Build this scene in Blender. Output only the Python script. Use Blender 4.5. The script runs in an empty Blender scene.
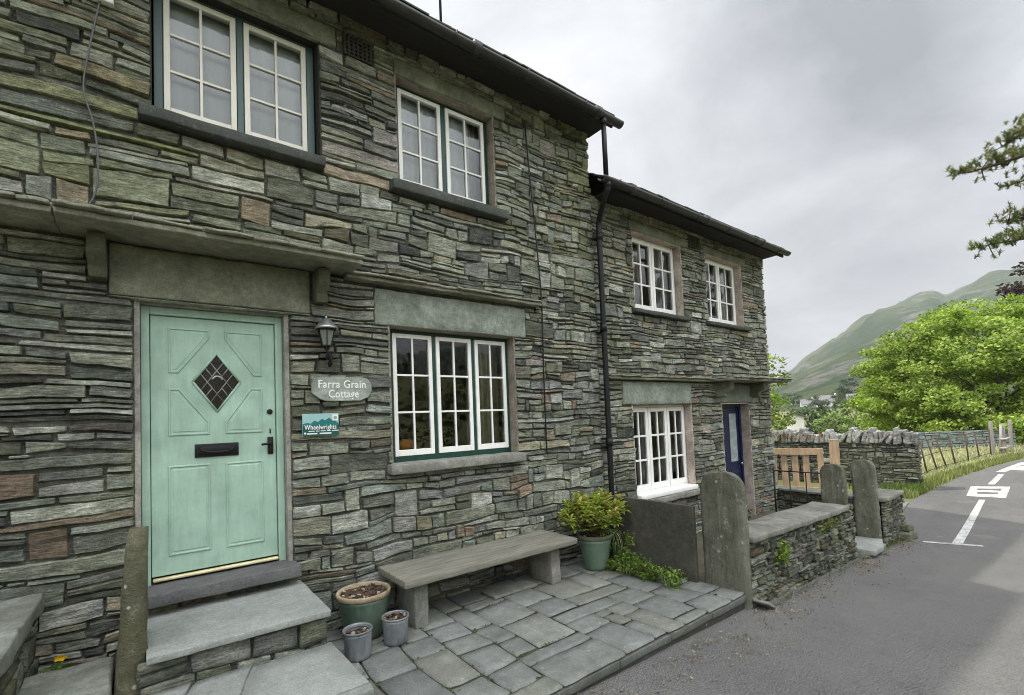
import bpy, math, random
import numpy as np
from mathutils import Vector, Matrix, noise

R = random.Random(11)
HAZE = .00024
DENOISE = True
C = bpy.context.scene.collection
SC = bpy.context.scene
sin, cos, pi = math.sin, math.cos, math.pi

def lerp(a, b, t): return a + (b - a) * t
def clamp(v, a, b): return a if v < a else b if v > b else v
def sstep(a, b, x):
    t = clamp((x - a) / (b - a), 0, 1); return t * t * (3 - 2 * t)
def nz(x, y, z): return noise.noise(Vector((x, y, z)))

# ------------------------------------------------------------------ mesh helpers
class MB:
    def __init__(s): s.v = []; s.f = []; s.c = []; s.hascol = False
    def add(s, vs, fs, col=None):
        b = len(s.v); s.v.extend(vs); s.f.extend([[i + b for i in f] for f in fs])
        if col is None: s.c.extend([(1, 1, 1)] * len(vs))
        else:
            s.hascol = True
            if isinstance(col, list): s.c.extend(col)
            else: s.c.extend([col] * len(vs))

def obj(name, mb, m, parent=None, smooth=True, loc=None, **props):
    """one mesh object; vertices are given in world space and stored relative to the root's base point"""
    base = Vector((0, 0, 0))
    if parent is not None:
        r = parent
        while r.parent: r = r.parent
        base = Vector(r['_b']) if '_b' in r else Vector((0, 0, 0))
    elif loc is not None: base = Vector(loc)
    me = bpy.data.meshes.new(name)
    me.from_pydata([(v[0] - base.x, v[1] - base.y, v[2] - base.z) for v in mb.v], [], mb.f)
    if mb.hascol:
        a = me.color_attributes.new('Col', 'FLOAT_COLOR', 'POINT')
        buf = np.ones((len(mb.v), 4), np.float32); buf[:, :3] = np.array(mb.c, np.float32)
        a.data.foreach_set('color', buf.ravel())
    me.polygons.foreach_set('use_smooth', [smooth] * len(me.polygons))
    me.materials.append(m); me.update()
    o = bpy.data.objects.new(name, me); C.objects.link(o)
    if parent is not None: o.parent = parent
    elif loc is not None: o.location = base; o['_b'] = list(base)
    for k, v in props.items(): o[k] = v
    return o

def thing(name, label, cat, loc, group=None):
    o = bpy.data.objects.new(name, None); C.objects.link(o); o.location = loc
    o.empty_display_size = .1
    o['_b'] = list(loc); o['label'] = label; o['category'] = cat
    if group: o['group'] = group
    return o
def tag(o, label, cat, group=None):
    o['label'] = label; o['category'] = cat
    if group: o['group'] = group
    return o
def struct(o): o['kind'] = 'structure'; return o

def box(mb, x0, x1, y0, y1, z0, z1, bev=0.004, col=None):
    rbox(mb, ((x0 + x1) / 2, (y0 + y1) / 2, (z0 + z1) / 2), (x1 - x0, y1 - y0, z1 - z0), step=99, bev=bev, amp=0, col=col)

def rbox(mb, c, s, step=.08, bev=.01, amp=.006, freq=3., seed=0., rot=None, col=None, tap=None, nmax=22):
    """bevelled, optionally roughened block"""
    h = [max(x / 2, 1e-4) for x in s]; bev = min(bev, min(h) * .8)
    ax = []
    for k in range(3):
        n = int(clamp(round(s[k] / step), 1, nmax)); i0 = h[k] - bev
        ax.append([-h[k]] + [lerp(-i0, i0, i / n) for i in range(n + 1)] + [h[k]])
    idx = {}; vs = []; fs = []
    L = [len(a) - 1 for a in ax]
    def vid(i, j, k):
        key = (i, j, k)
        if key in idx: return idx[key]
        p = [ax[0][i], ax[1][j], ax[2][k]]; q = [clamp(p[a], -(h[a] - bev), h[a] - bev) for a in range(3)]
        d = Vector([p[a] - q[a] for a in range(3)]); n_ = sum(1 for a in range(3) if abs(d[a]) > 1e-9)
        if n_ > 1: d = d.normalized() * bev
        w = Vector(q) + d
        if tap: w = tap(w, h)
        if amp:
            g = noise.noise_vector(w * freq + Vector((seed * 3.7, seed * 1.3, seed * 7.1))) * amp
            g += noise.noise_vector(w * freq * 3.3 + Vector((seed * 1.7, seed * 5.3, seed))) * amp * .45
            w = w + g
        if rot is not None: w = rot @ w
        vs.append((w.x + c[0], w.y + c[1], w.z + c[2])); idx[key] = len(vs) - 1
        return idx[key]
    for a in range(3):
        b, d = (a + 1) % 3, (a + 2) % 3
        for side in (0, L[a]):
            for i in range(L[b]):
                for j in range(L[d]):
                    def K(u, w_):
                        t = [0, 0, 0]; t[a] = side; t[b] = u; t[d] = w_; return vid(*t)
                    q = [K(i, j), K(i + 1, j), K(i + 1, j + 1), K(i, j + 1)]
                    fs.append(q if side else q[::-1])
    mb.add(vs, fs, col)

def loft(mb, rings, cap=(True, True), closed=False, col=None):
    vs = []; fs = []; n = len(rings[0])
    for r in rings: vs.extend([tuple(p) for p in r])
    for i in range(len(rings) - 1):
        for j in range(n):
            a = i * n + j; b = i * n + (j + 1) % n
            fs.append([a, b, b + n, a + n])
    if cap[0]: fs.append(list(range(n))[::-1])
    if cap[1]: fs.append([(len(rings) - 1) * n + j for j in range(n)])
    mb.add(vs, fs, col)

def lathe(mb, c, prof, n=32, cap=(True, False), col=None, wob=0.):
    rings = []
    for r, z in prof:
        rings.append([(c[0] + r * cos(2 * pi * j / n) * (1 + wob * nz(j * .4, z * 4, c[0])), c[1] + r * sin(2 * pi * j / n), c[2] + z) for j in range(n)])
    loft(mb, rings, cap, col=col)

def tube(mb, pts, r, n=8, col=None):
    pts = [Vector(p) for p in pts]; rings = []
    up0 = Vector((.31, .2, .93))
    for i, p in enumerate(pts):
        t = (pts[min(i + 1, len(pts) - 1)] - pts[max(i - 1, 0)]).normalized()
        a = t.cross(up0)
        if a.length < .05: a = t.cross(Vector((1, 0, 0)))
        a.normalize(); b = t.cross(a)
        rr = r[i] if isinstance(r, (list, tuple)) else r
        rings.append([p + a * rr * cos(2 * pi * j / n) + b * rr * sin(2 * pi * j / n) for j in range(n)])
    loft(mb, rings, (True, True), col=col)

def smooth_path(pts, k=6):
    out = []
    P = [Vector(p) for p in pts]; P = [P[0] * 2 - P[1]] + P + [P[-1] * 2 - P[-2]]
    for i in range(1, len(P) - 2):
        for j in range(k):
            t = j / k
            out.append(.5 * ((2 * P[i]) + (P[i + 1] - P[i - 1]) * t + (2 * P[i - 1] - 5 * P[i] + 4 * P[i + 1] - P[i + 2]) * t * t + (-P[i - 1] + 3 * P[i] - 3 * P[i + 1] + P[i + 2]) * t ** 3))
    out.append(P[-2]); return out

def text_mb(body, size, origin, depth=.003, bold=0., width=None, shear=0.):
    """lettering on a board that faces -y; origin = centre"""
    cu = bpy.data.curves.new('lettering', 'FONT'); cu.body = body; cu.size = size; cu.align_x = 'CENTER'; cu.align_y = 'CENTER'
    cu.extrude = depth / 2; cu.offset = bold; cu.shear = shear; cu.space_character = 1.06
    o = bpy.data.objects.new('lettering', cu); C.objects.link(o)
    bpy.context.view_layer.update()
    me = bpy.data.meshes.new_from_object(o.evaluated_get(bpy.context.evaluated_depsgraph_get()))
    sx = 1.
    if width:
        xs = [v.co.x for v in me.vertices]; sx = width / (max(xs) - min(xs))
    mb = MB(); mb.add([(origin[0] + v.co.x * sx, origin[1] - v.co.z, origin[2] + v.co.y) for v in me.vertices], [list(p.vertices) for p in me.polygons])
    bpy.data.objects.remove(o); bpy.data.meshes.remove(me); bpy.data.curves.remove(cu)
    return mb

# ------------------------------------------------------------------ materials
class M:
    def __init__(s, name, rough=.7, spec=.3, metal=0.):
        s.m = bpy.data.materials.new(name); s.m.use_nodes = True; s.t = s.m.node_tree
        s.b = s.t.nodes['Principled BSDF']; s.out = s.t.nodes['Material Output']
        s.b.inputs['Roughness'].default_value = rough; s.b.inputs['Specular IOR Level'].default_value = spec; s.b.inputs['Metallic'].default_value = metal
    def n(s, typ, **k):
        x = s.t.nodes.new(typ)
        for a, v in k.items(): setattr(x, a, v)
        return x
    def l(s, a, b): s.t.links.new(a, b)
    def co(s, scale=(1, 1, 1)):
        tc = s.n('ShaderNodeNewGeometry'); mp = s.n('ShaderNodeMapping'); mp.inputs['Scale'].default_value = scale
        s.l(tc.outputs['Position'], mp.inputs['Vector']); return mp.outputs[0]
    def noise(s, scale, detail=5, rough=.6, vs=(1, 1, 1), dist=0.):
        x = s.n('ShaderNodeTexNoise'); x.inputs['Scale'].default_value = scale; x.inputs['Detail'].default_value = detail
        x.inputs['Roughness'].default_value = rough; x.inputs['Distortion'].default_value = dist
        s.l(s.co(vs), x.inputs['Vector']); return x.outputs['Fac']
    def vor(s, scale, vs=(1, 1, 1), feature='F1', out='Distance'):
        x = s.n('ShaderNodeTexVoronoi'); x.feature = feature; x.inputs['Scale'].default_value = scale
        s.l(s.co(vs), x.inputs['Vector']); return x.outputs[out]
    def mr(s, v, a, b, c, d):
        x = s.n('ShaderNodeMapRange'); x.clamp = True
        for i, q in enumerate((a, b, c, d)): x.inputs[1 + i].default_value = q
        s.l(v, x.inputs[0]); return x.outputs[0]
    def mix(s, f, a, b, mode='MIX'):
        x = s.n('ShaderNodeMix', data_type='RGBA', blend_type=mode)
        for v, i in ((f, 0), (a, 6), (b, 7)):
            if hasattr(v, 'links'): s.l(v, x.inputs[i])
            elif i == 0: x.inputs[i].default_value = v
            else: x.inputs[i].default_value = (*v, 1)
        return x.outputs[2]
    def math(s, op, a, b):
        x = s.n('ShaderNodeMath', operation=op)
        for v, i in ((a, 0), (b, 1)):
            if hasattr(v, 'links'): s.l(v, x.inputs[i])
            else: x.inputs[i].default_value = v
        return x.outputs[0]
    def mulv(s, col, fac):
        """colour times scalar"""
        x = s.n('ShaderNodeVectorMath', operation='SCALE'); s.l(col, x.inputs[0]); s.l(fac, x.inputs['Scale']); return x.outputs[0]
    def attr(s):
        a = s.n('ShaderNodeAttribute'); a.attribute_name = 'Col'; return a.outputs['Color']
    def color(s, c):
        if hasattr(c, 'links'): s.l(c, s.b.inputs['Base Color'])
        else: s.b.inputs['Base Color'].default_value = (*c, 1)
        return s
    def rough(s, v): s.l(v, s.b.inputs['Roughness']); return s
    def bump(s, h, dist=.01, strength=1.):
        b = s.n('ShaderNodeBump'); b.inputs['Distance'].default_value = dist; b.inputs['Strength'].default_value = strength
        s.l(h, b.inputs['Height']); s.l(b.outputs[0], s.b.inputs['Normal']); return s

def mat_stone(name, lichen=.5, dark=1., bump=.02):
    m = M(name, .85, .25); c = m.attr()
    n1 = m.noise(5, 8, .68, (1, 1, 2.2)); n2 = m.noise(16, 8, .72, (1, 1, 3.2)); n3 = m.noise(1.1, 4, .55); n4 = m.noise(70, 4, .65)
    k = m.math('MULTIPLY', m.mr(n1, .3, .7, .42, 1.6), m.mr(n2, .3, .7, .5, 1.52))
    k = m.math('MULTIPLY', k, m.mr(n3, .3, .7, .74 * dark, 1.22 * dark))
    k = m.math('MULTIPLY', k, m.mr(n4, .3, .7, .72, 1.3))
    col = m.mulv(c, k)
    rust = m.noise(3.1, 6, .72, (1, 1, 1.8)); col = m.mix(m.mr(rust, .57, .74, 0, .5), col, (.25, .18, .11))
    grn = m.noise(1.6, 6, .7); col = m.mix(m.mr(grn, .5, .7, 0, .45), col, (.17, .195, .09))
    lam = m.noise(4.2, 7, .7, (.55, .55, 8.), 1.2); band = m.math('ABSOLUTE', m.math('SUBTRACT', lam, .5), 0.)
    col = m.mix(m.mr(band, .0, .02, .55, 0.), col, (.045, .047, .042))
    l1 = m.noise(21, 9, .82); l2 = m.noise(1.9, 4, .55)
    f = m.math('MULTIPLY', m.mr(l1, .55, .63, 0, 1), m.mr(l2, .42, .6, .15, 1))
    col = m.mix(m.math('MULTIPLY', f, lichen), col, (.46, .475, .41))
    d1 = m.noise(26, 7, .78, (1, 1, 1.6)); col = m.mix(m.mr(d1, .38, .28, 0, .8), col, (.03, .032, .03))
    m.color(col)
    h = m.math('ADD', m.math('MULTIPLY', lam, 1.3), m.math('ADD', m.math('MULTIPLY', n2, 1.), m.math('MULTIPLY', n4, .3)))
    m.bump(h, bump, 1.); m.rough(m.mr(n1, .3, .7, .68, .93)); return m.m

def mat_slab(name, base, lichen=.4, moss=.0, mossc=(.10, .115, .04), bump=.006, scale=1., use_attr=False, white=0., rough=.8, con=1.):
    m = M(name, rough, .3)
    n1 = m.noise(2.3 * scale, 7, .68); n2 = m.noise(12 * scale, 9, .75); n3 = m.noise(80, 4, .65)
    k = m.math('MULTIPLY', m.mr(n1, .3, .7, 1 - .4 * con, 1 + .38 * con), m.mr(n2, .3, .7, 1 - .38 * con, 1 + .38 * con)); k = m.math('MULTIPLY', k, m.mr(n3, .3, .7, .78, 1.22))
    pit = m.noise(33 * scale, 6, .8); k = m.math('MULTIPLY', k, m.mr(pit, .40, .31, 1., 1 - .55 * con))
    src = m.attr() if use_attr else None
    if src is None:
        rgb = m.n('ShaderNodeRGB'); rgb.outputs[0].default_value = (*base, 1); src = rgb.outputs[0]
    col = m.mulv(src, k)
    if moss: col = m.mix(m.math('MULTIPLY', m.mr(m.noise(3.2, 6, .7), .38, .62, 0, 1), moss), col, mossc)
    if lichen: col = m.mix(m.math('MULTIPLY', m.mr(m.noise(14, 8, .78), .56, .68, 0, 1), lichen), col, (.36, .37, .31))
    if white:
        sp = m.vor(9); col = m.mix(m.math('MULTIPLY', m.mr(m.math('ADD', sp, m.math('MULTIPLY', m.noise(30, 4), .25)), .25, .2, 0, 1), white), col, (.52, .53, .47))
    m.color(col)
    h = m.math('ADD', m.math('MULTIPLY', n2, 1.3), m.math('MULTIPLY', n3, .45)); m.bump(h, bump * 1.5, .9); m.rough(m.mr(n2, .3, .7, rough - .12, min(1, rough + .1))); return m.m

def mat_paint(name, c, rough=.4, dirt=.25, spec=.4, wood=True):
    m = M(name, rough, spec); n1 = m.noise(4, 5, .6); n2 = m.noise(30, 5, .7, (1, 1, .12)) if wood else m.noise(25, 5, .7)
    rgb = m.n('ShaderNodeRGB'); rgb.outputs[0].default_value = (*c, 1)
    k = m.math('MULTIPLY', m.mr(n1, .3, .7, 1 - dirt * .5, 1 + dirt * .3), m.mr(n2, .3, .7, 1 - dirt * .35, 1.04))
    m.color(m.mulv(rgb.outputs[0], k)); m.bump(n2, .0012, .6); m.rough(m.mr(n1, .3, .7, rough - .08, rough + .12)); return m.m

def mat_metal(name, c, rough=.4, metal=0., spec=.5, var=.3):
    m = M(name, rough, spec, metal); n1 = m.noise(9, 6, .7); rgb = m.n('ShaderNodeRGB'); rgb.outputs[0].default_value = (*c, 1)
    m.color(m.mulv(rgb.outputs[0], m.mr(n1, .3, .7, 1 - var, 1 + var))); m.rough(m.mr(n1, .3, .7, rough - .1, rough + .15)); m.bump(m.noise(70, 4), .001, .5); return m.m

def mat_wood(name, c, axis=(1, 1, .1), var=.4, rough=.75):
    m = M(name, rough, .25); g = m.noise(22, 6, .7, axis, .5); n1 = m.noise(2.5, 4, .6)
    rgb = m.n('ShaderNodeRGB'); rgb.outputs[0].default_value = (*c, 1)
    m.color(m.mulv(rgb.outputs[0], m.math('MULTIPLY', m.mr(g, .3, .7, 1 - var, 1 + var * .6), m.mr(n1, .3, .7, .85, 1.15)))); m.bump(g, .003, .7); return m.m

def mat_leaf(name, trans=.45, rough=.55):
    m = M(name, rough, .25); c = m.attr(); n1 = m.noise(2.2, 3, .5)
    col = m.mulv(c, m.mr(n1, .3, .7, .75, 1.25)); m.color(col)
    tr = m.n('ShaderNodeBsdfTranslucent'); tc = m.mix(1., col, (1.15, 1.25, .55), 'MULTIPLY'); m.l(tc, tr.inputs['Color'])
    mx = m.n('ShaderNodeMixShader'); mx.inputs[0].default_value = trans
    m.l(m.b.outputs[0], mx.inputs[1]); m.l(tr.outputs[0], mx.inputs[2]); m.l(mx.outputs[0], m.out.inputs['Surface']); return m.m

def mat_glass(name, tint=(.84, .87, .86), ior=1.68):
    m = M(name); t = m.t
    fr = m.n('ShaderNodeFresnel'); fr.inputs['IOR'].default_value = ior
    tr = m.n('ShaderNodeBsdfTransparent'); tr.inputs['Color'].default_value = (*tint, 1)
    gl = m.n('ShaderNodeBsdfGlossy'); gl.inputs['Roughness'].default_value = .015; gl.inputs['Color'].default_value = (.95, .97, 1, 1)
    b = m.n('ShaderNodeBump'); b.inputs['Distance'].default_value = .004; b.inputs['Strength'].default_value = .25; m.l(m.noise(3.5, 2, .4), b.inputs['Height'])
    m.l(b.outputs[0], gl.inputs['Normal'])
    mx = m.n('ShaderNodeMixShader'); m.l(fr.outputs[0], mx.inputs[0]); m.l(tr.outputs[0], mx.inputs[1]); m.l(gl.outputs[0], mx.inputs[2]); m.l(mx.outputs[0], m.out.inputs['Surface'])
    return m.m

def grave_mat():
    m = M('mossy upright slate', .9, .2); n1 = m.noise(2.6, 8, .7, (1, 1, .8)); n2 = m.noise(15, 9, .78); n3 = m.noise(7, 7, .75, (2.2, 2.2, .3)); l1 = m.noise(11, 9, .82); sp = m.vor(7.5)
    col = m.mix(m.mr(n1, .34, .66, 0, 1), (.105, .108, .075), (.235, .24, .185)); col = m.mix(m.mr(n3, .5, .66, 0, .65), col, (.29, .29, .235)); col = m.mix(m.mr(n3, .44, .32, 0, .7), col, (.07, .075, .045))
    col = m.mix(m.mr(n2, .36, .26, 0, .8), col, (.05, .05, .035)); col = m.mix(m.mr(l1, .575, .63, 0, .8), col, (.36, .37, .29)); col = m.mix(m.mr(m.math('ADD', sp, m.math('MULTIPLY', m.noise(26, 5, .7), .35)), .31, .25, 0, .75), col, (.5, .51, .45))
    m.color(col); m.bump(m.math('ADD', m.math('MULTIPLY', n2, 1.2), m.math('ADD', n3, m.math('MULTIPLY', l1, .5))), .022, 1.); return m.m
def seat_mat():
    m = M('weathered plank', .85, .2); g_ = m.noise(9, 8, .75, (.35, 3.2, 3.2)); n1 = m.noise(2.2, 5, .65); n2 = m.noise(20, 7, .75)
    col = m.mix(m.mr(g_, .32, .68, 0, 1), (.12, .115, .095), (.28, .27, .225)); col = m.mix(m.math('MULTIPLY', m.mr(n2, .54, .64, 0, 1), m.mr(n1, .42, .6, 0, .8)), col, (.24, .235, .09))
    m.color(col); m.bump(m.math('ADD', g_, m.math('MULTIPLY', n2, .4)), .006, .8); return m.m
STONE = mat_stone('slate rubble', .5)
STONE2 = mat_stone('slate rubble weathered', .65, .95)
DRYSTONE2 = mat_slab('rough boulder', (.16, .165, .135), .5, .4, bump=.02)
DRYSTONE = mat_stone('dry stone', .5, .85, .02)
SLAB = mat_slab('riven slate', (.21, .22, .195), .35, .25)
LINTEL = mat_slab('slate lintel', (.235, .265, .225), .3, .2, scale=1.6)
LINTEL_OLIVE = mat_slab('slate lintel olive', (.2, .21, .155), .25, .35, scale=1.5)
SILL = mat_slab('dark slate sill', (.055, .06, .055), .25, .1)
SILLG = mat_slab('grey slate sill', (.23, .23, .2), .3, .1)
FLAG = mat_slab('flagstone', (.2, .21, .2), .25, .12, use_attr=True, bump=.004, white=.25, con=.6)
STEP = mat_slab('step slate', (.27, .285, .265), .2, .05, bump=.003, white=.15, con=.5)
THRESH = mat_slab('threshold slate', (.12, .12, .12), .1, .0, con=.5)
GRAVE = grave_mat()
MOSSPOST = mat_slab('mossy post', (.16, .155, .105), .55, .6, (.075, .073, .03), bump=.02, white=.85)
DIVIDER = mat_slab('dark divider slate', (.065, .062, .052), .1, .1, bump=.002)
BRACK = mat_slab('bracket slate', (.075, .078, .055), .2, .3, bump=.008)
LICHENY = mat_slab('lichen ledge', (.28, .28, .22), .8, .4, (.2, .2, .1), bump=.016)
CAPM = mat_slab('wall capping', (.2, .2, .175), .3, .15)
JAMB = mat_slab('brown jamb stone', (.27, .235, .19), .15, 0)
RENDERM = mat_slab('pinkish render', (.46, .39, .34), 0, 0, bump=.003, white=0)
CEMENT = mat_slab('cement jamb', (.28, .27, .235), .1, 0)
MINT = mat_paint('mint paint', (.37, .53, .425), .36, .4)
WHITE = mat_paint('white paint', (.86, .86, .82), .4, .18)
CREAM = mat_paint('cream paint', (.75, .73, .64), .4, .2)
GREEN = mat_paint('dark green paint', (.012, .055, .042), .35, .3)
GREYGREEN = mat_paint('grey green paint', (.07, .12, .115), .4, .25)
NAVY = mat_paint('navy paint', (.004, .011, .05), .3, .2)
BLACK = mat_metal('black iron', (.009, .009, .01), .45, spec=.3)
GUTTER = mat_metal('gutter black', (.022, .024, .02), .4, var=.5)
BRASS = mat_metal('pale brass strip', (.75, .68, .42), .4, .3)
SILVER = mat_metal('pewter', (.45, .45, .47), .3, .8)
LEAD = mat_metal('lead', (.25, .25, .25), .45, .4)
GLASS = mat_glass('window glass')
DARKGLASS = mat_metal('dark leaded glass', (.015, .014, .01), .12, spec=.5)
LANTGLASS = mat_metal('lantern glass', (.20, .22, .19), .15)
GREYGLASS = mat_metal('door glass', (.30, .34, .35), .15)
ROOFM = mat_slab('roof slate', (.06, .065, .06), .3, .2, bump=.006)
SOFFIT = mat_wood('dark soffit', (.03, .028, .022), (.1, 1, 1))
PLASTER = mat_slab('interior plaster', (.35, .33, .28), 0, 0, bump=.001)
CEIL = mat_slab('interior ceiling', (.7, .7, .68), 0, 0, bump=.001)
FLOORM = mat_wood('interior boards', (.12, .08, .05))
CURTAIN = mat_paint('beige curtain', (.42, .40, .27), .9, .3, .05)
REFLSHEET = mat_paint('reflection sheet', (.74, .77, .8), .9, .08, .05)  # pale sheet added to stand in for sky reflected in the upper panes
NET = mat_paint('pale curtain', (.5, .5, .48), .9, .15, .05)
LEAF = mat_leaf('leaves', .36); NEEDLE = mat_leaf('needles', .35, .6); GRASSL = mat_leaf('grass blades', .35)
BARK = mat_wood('bark', (.09, .07, .05), (1, 1, .25), .5, .9)
STEMM = mat_wood('stems', (.16, .10, .06), (1, 1, .3))
PALEWOOD = mat_wood('fresh softwood', (.5, .36, .225), (1, 1, .1), .3)
GREYWOOD = mat_wood('weathered timber', (.34, .325, .29), (1, 1, .1), .3)
SEATW = seat_mat()
SOIL = mat_slab('compost', (.05, .035, .025), 0, 0, bump=.02)
PLASTICW = mat_paint('white plastic', (.7, .7, .68), .45, .15, wood=False)
SIGNST = mat_slab('sign slate', (.27, .30, .26), .1, 0, bump=.002)
SIGNBLUE = mat_paint('sign pale sky', (.30, .5, .5), .35, .05, wood=False)
SIGNTEAL = mat_paint('sign teal', (.02, .17, .16), .35, .1, wood=False)
SIGNDARK = mat_paint('sign dark teal', (.012, .085, .085), .35, .1, wood=False)
LETTER = mat_paint('white lettering', (.8, .8, .76), .5, .1, wood=False)
ORANGE = mat_paint('orange glaze', (.75, .27, .02), .4, .2, wood=False)

# ------------------------------------------------------------------ camera (calibrated once from the door, windows and steps)
EYE = Vector((0, -4.33996, 0))
_y, _p, _r = .651817, .0429755, -.0406099
fw = Vector((sin(_y) * cos(_p), cos(_y) * cos(_p), sin(_p))); rt0 = Vector((cos(_y), -sin(_y), 0)); up0 = rt0.cross(fw)
rt = rt0 * cos(_r) + up0 * sin(_r); up = up0 * cos(_r) - rt0 * sin(_r)
cam = bpy.data.cameras.new('camera'); co = bpy.data.objects.new('camera', cam); C.objects.link(co)
co.matrix_world = Matrix(((rt.x, up.x, -fw.x, EYE.x), (rt.y, up.y, -fw.y, EYE.y), (rt.z, up.z, -fw.z, EYE.z), (0, 0, 0, 1)))
cam.sensor_fit = 'HORIZONTAL'; cam.sensor_width = 36; cam.lens = 472.709 / 1024 * 36; cam.shift_y = (399.449 - 347.5) / 1024
cam.clip_start = .05; cam.clip_end = 9000
SC.camera = co
def polar(az, tan_el, r):
    """a place at compass angle az (degrees from +y towards +x), horizontal distance r from the eye"""
    a = math.radians(az); return Vector((EYE.x + r * sin(a), EYE.y + r * cos(a), r * tan_el))

# ------------------------------------------------------------------ light and sky
sun_to = Vector((-.375, .52, 1.0)).normalized()
el = math.asin(sun_to.z); azs = math.atan2(sun_to.x, sun_to.y)
sl = bpy.data.lights.new('sun', 'SUN'); sl.energy = 2.9; sl.angle = math.radians(1.2); sl.color = (1, .95, .87)
so = bpy.data.objects.new('sun', sl); C.objects.link(so); so.rotation_euler = sun_to.to_track_quat('Z', 'Y').to_euler(); so.location = (0, 0, 30)
W = bpy.data.worlds.new('World'); SC.world = W; W.use_nodes = True
wt = W.node_tree; bg = wt.nodes['Background']; N = wt.nodes.new; Lk = wt.links.new
sky = N('ShaderNodeTexSky'); sky.sky_type = 'NISHITA'; sky.sun_disc = False; sky.sun_elevation = el; sky.sun_rotation = azs
bg.inputs['Strength'].default_value = .1
tc = N('ShaderNodeTexCoord'); sep = N('ShaderNodeSeparateXYZ'); Lk(tc.outputs['Generated'], sep.inputs[0])
def wm(op, a, b=None):
    x = N('ShaderNodeMath'); x.operation = op
    for i, v in enumerate((a, b)):
        if v is None: continue
        if hasattr(v, 'links'): Lk(v, x.inputs[i])
        else: x.inputs[i].default_value = v
    return x.outputs[0]
zc = wm('MAXIMUM', sep.outputs[2], 0.); zd = wm('ADD', zc, .28)
cx = wm('DIVIDE', sep.outputs[0], zd); cy = wm('DIVIDE', sep.outputs[1], zd)
cb = N('ShaderNodeCombineXYZ'); Lk(cx, cb.inputs[0]); Lk(cy, cb.inputs[1])
def wn(scale, detail, rough, off):
    mp = N('ShaderNodeMapping'); mp.inputs['Location'].default_value = off; Lk(cb.outputs[0], mp.inputs[0])
    x = N('ShaderNodeTexNoise'); x.inputs['Scale'].default_value = scale; x.inputs['Detail'].default_value = detail; x.inputs['Roughness'].default_value = rough; x.inputs['Distortion'].default_value = .3
    Lk(mp.outputs[0], x.inputs['Vector']); return x.outputs['Fac']
def wr(v, a, b, c, d):
    x = N('ShaderNodeMapRange'); x.clamp = True
    for i, q in enumerate((a, b, c, d)): x.inputs[1 + i].default_value = q
    Lk(v, x.inputs[0]); return x.outputs[0]
big = wn(.75, 3, .5, (3.1, 1.7, 0)); med = wn(1.9, 7, .55, (.4, 5.2, 2))
shade = wm('ADD', wm('MULTIPLY', big, .5), wm('MULTIPLY', med, .6))
# CIE overcast: brighter overhead than at the horizon
elv = wr(zc, 0., 1., .8, 1.95)
def dirblob(az, e, lo):
    a, e = math.radians(az), math.radians(e); d = N('ShaderNodeVectorMath'); d.operation = 'DOT_PRODUCT'; Lk(tc.outputs['Generated'], d.inputs[0]); d.inputs[1].default_value = (sin(a) * cos(e), cos(a) * cos(e), sin(e)); return wr(d.outputs['Value'], lo, 1, 0, 1)
shade = wm('SUBTRACT', shade, .05); shade = wm('ADD', shade, wm('MULTIPLY', dirblob(42, 34, .88), .22)); shade = wm('SUBTRACT', shade, wm('MULTIPLY', dirblob(84, 46, .78), .27)); shade = wm('ADD', shade, wm('MULTIPLY', dirblob(70, 6, .88), .06))
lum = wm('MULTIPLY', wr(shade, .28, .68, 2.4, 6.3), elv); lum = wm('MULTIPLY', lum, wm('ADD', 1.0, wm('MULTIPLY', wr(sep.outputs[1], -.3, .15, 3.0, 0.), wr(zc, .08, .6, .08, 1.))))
ramp = N('ShaderNodeMix'); ramp.data_type = 'RGBA'; Lk(wr(shade, .3, .66, 0, 1), ramp.inputs[0]); ramp.inputs[6].default_value = (.95, .99, 1.045, 1); ramp.inputs[7].default_value = (1.0, 1.0, 1.0, 1)
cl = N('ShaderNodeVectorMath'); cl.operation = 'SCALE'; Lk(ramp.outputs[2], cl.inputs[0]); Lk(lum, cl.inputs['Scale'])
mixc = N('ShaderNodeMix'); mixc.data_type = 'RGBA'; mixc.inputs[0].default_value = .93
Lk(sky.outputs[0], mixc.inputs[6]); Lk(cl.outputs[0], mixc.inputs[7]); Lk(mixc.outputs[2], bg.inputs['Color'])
SC.view_settings.view_transform = 'Standard'; SC.view_settings.look = 'None'; SC.view_settings.gamma = 1; SC.view_settings.exposure = 0.42; SC.view_settings.use_curve_mapping = False
SC.cycles.filter_width = 1.0; SC.cycles.use_denoising = DENOISE; SC.cycles.max_bounces = 8; SC.cycles.transparent_max_bounces = 16; SC.cycles.caustics_reflective = False; SC.cycles.caustics_refractive = False

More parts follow.
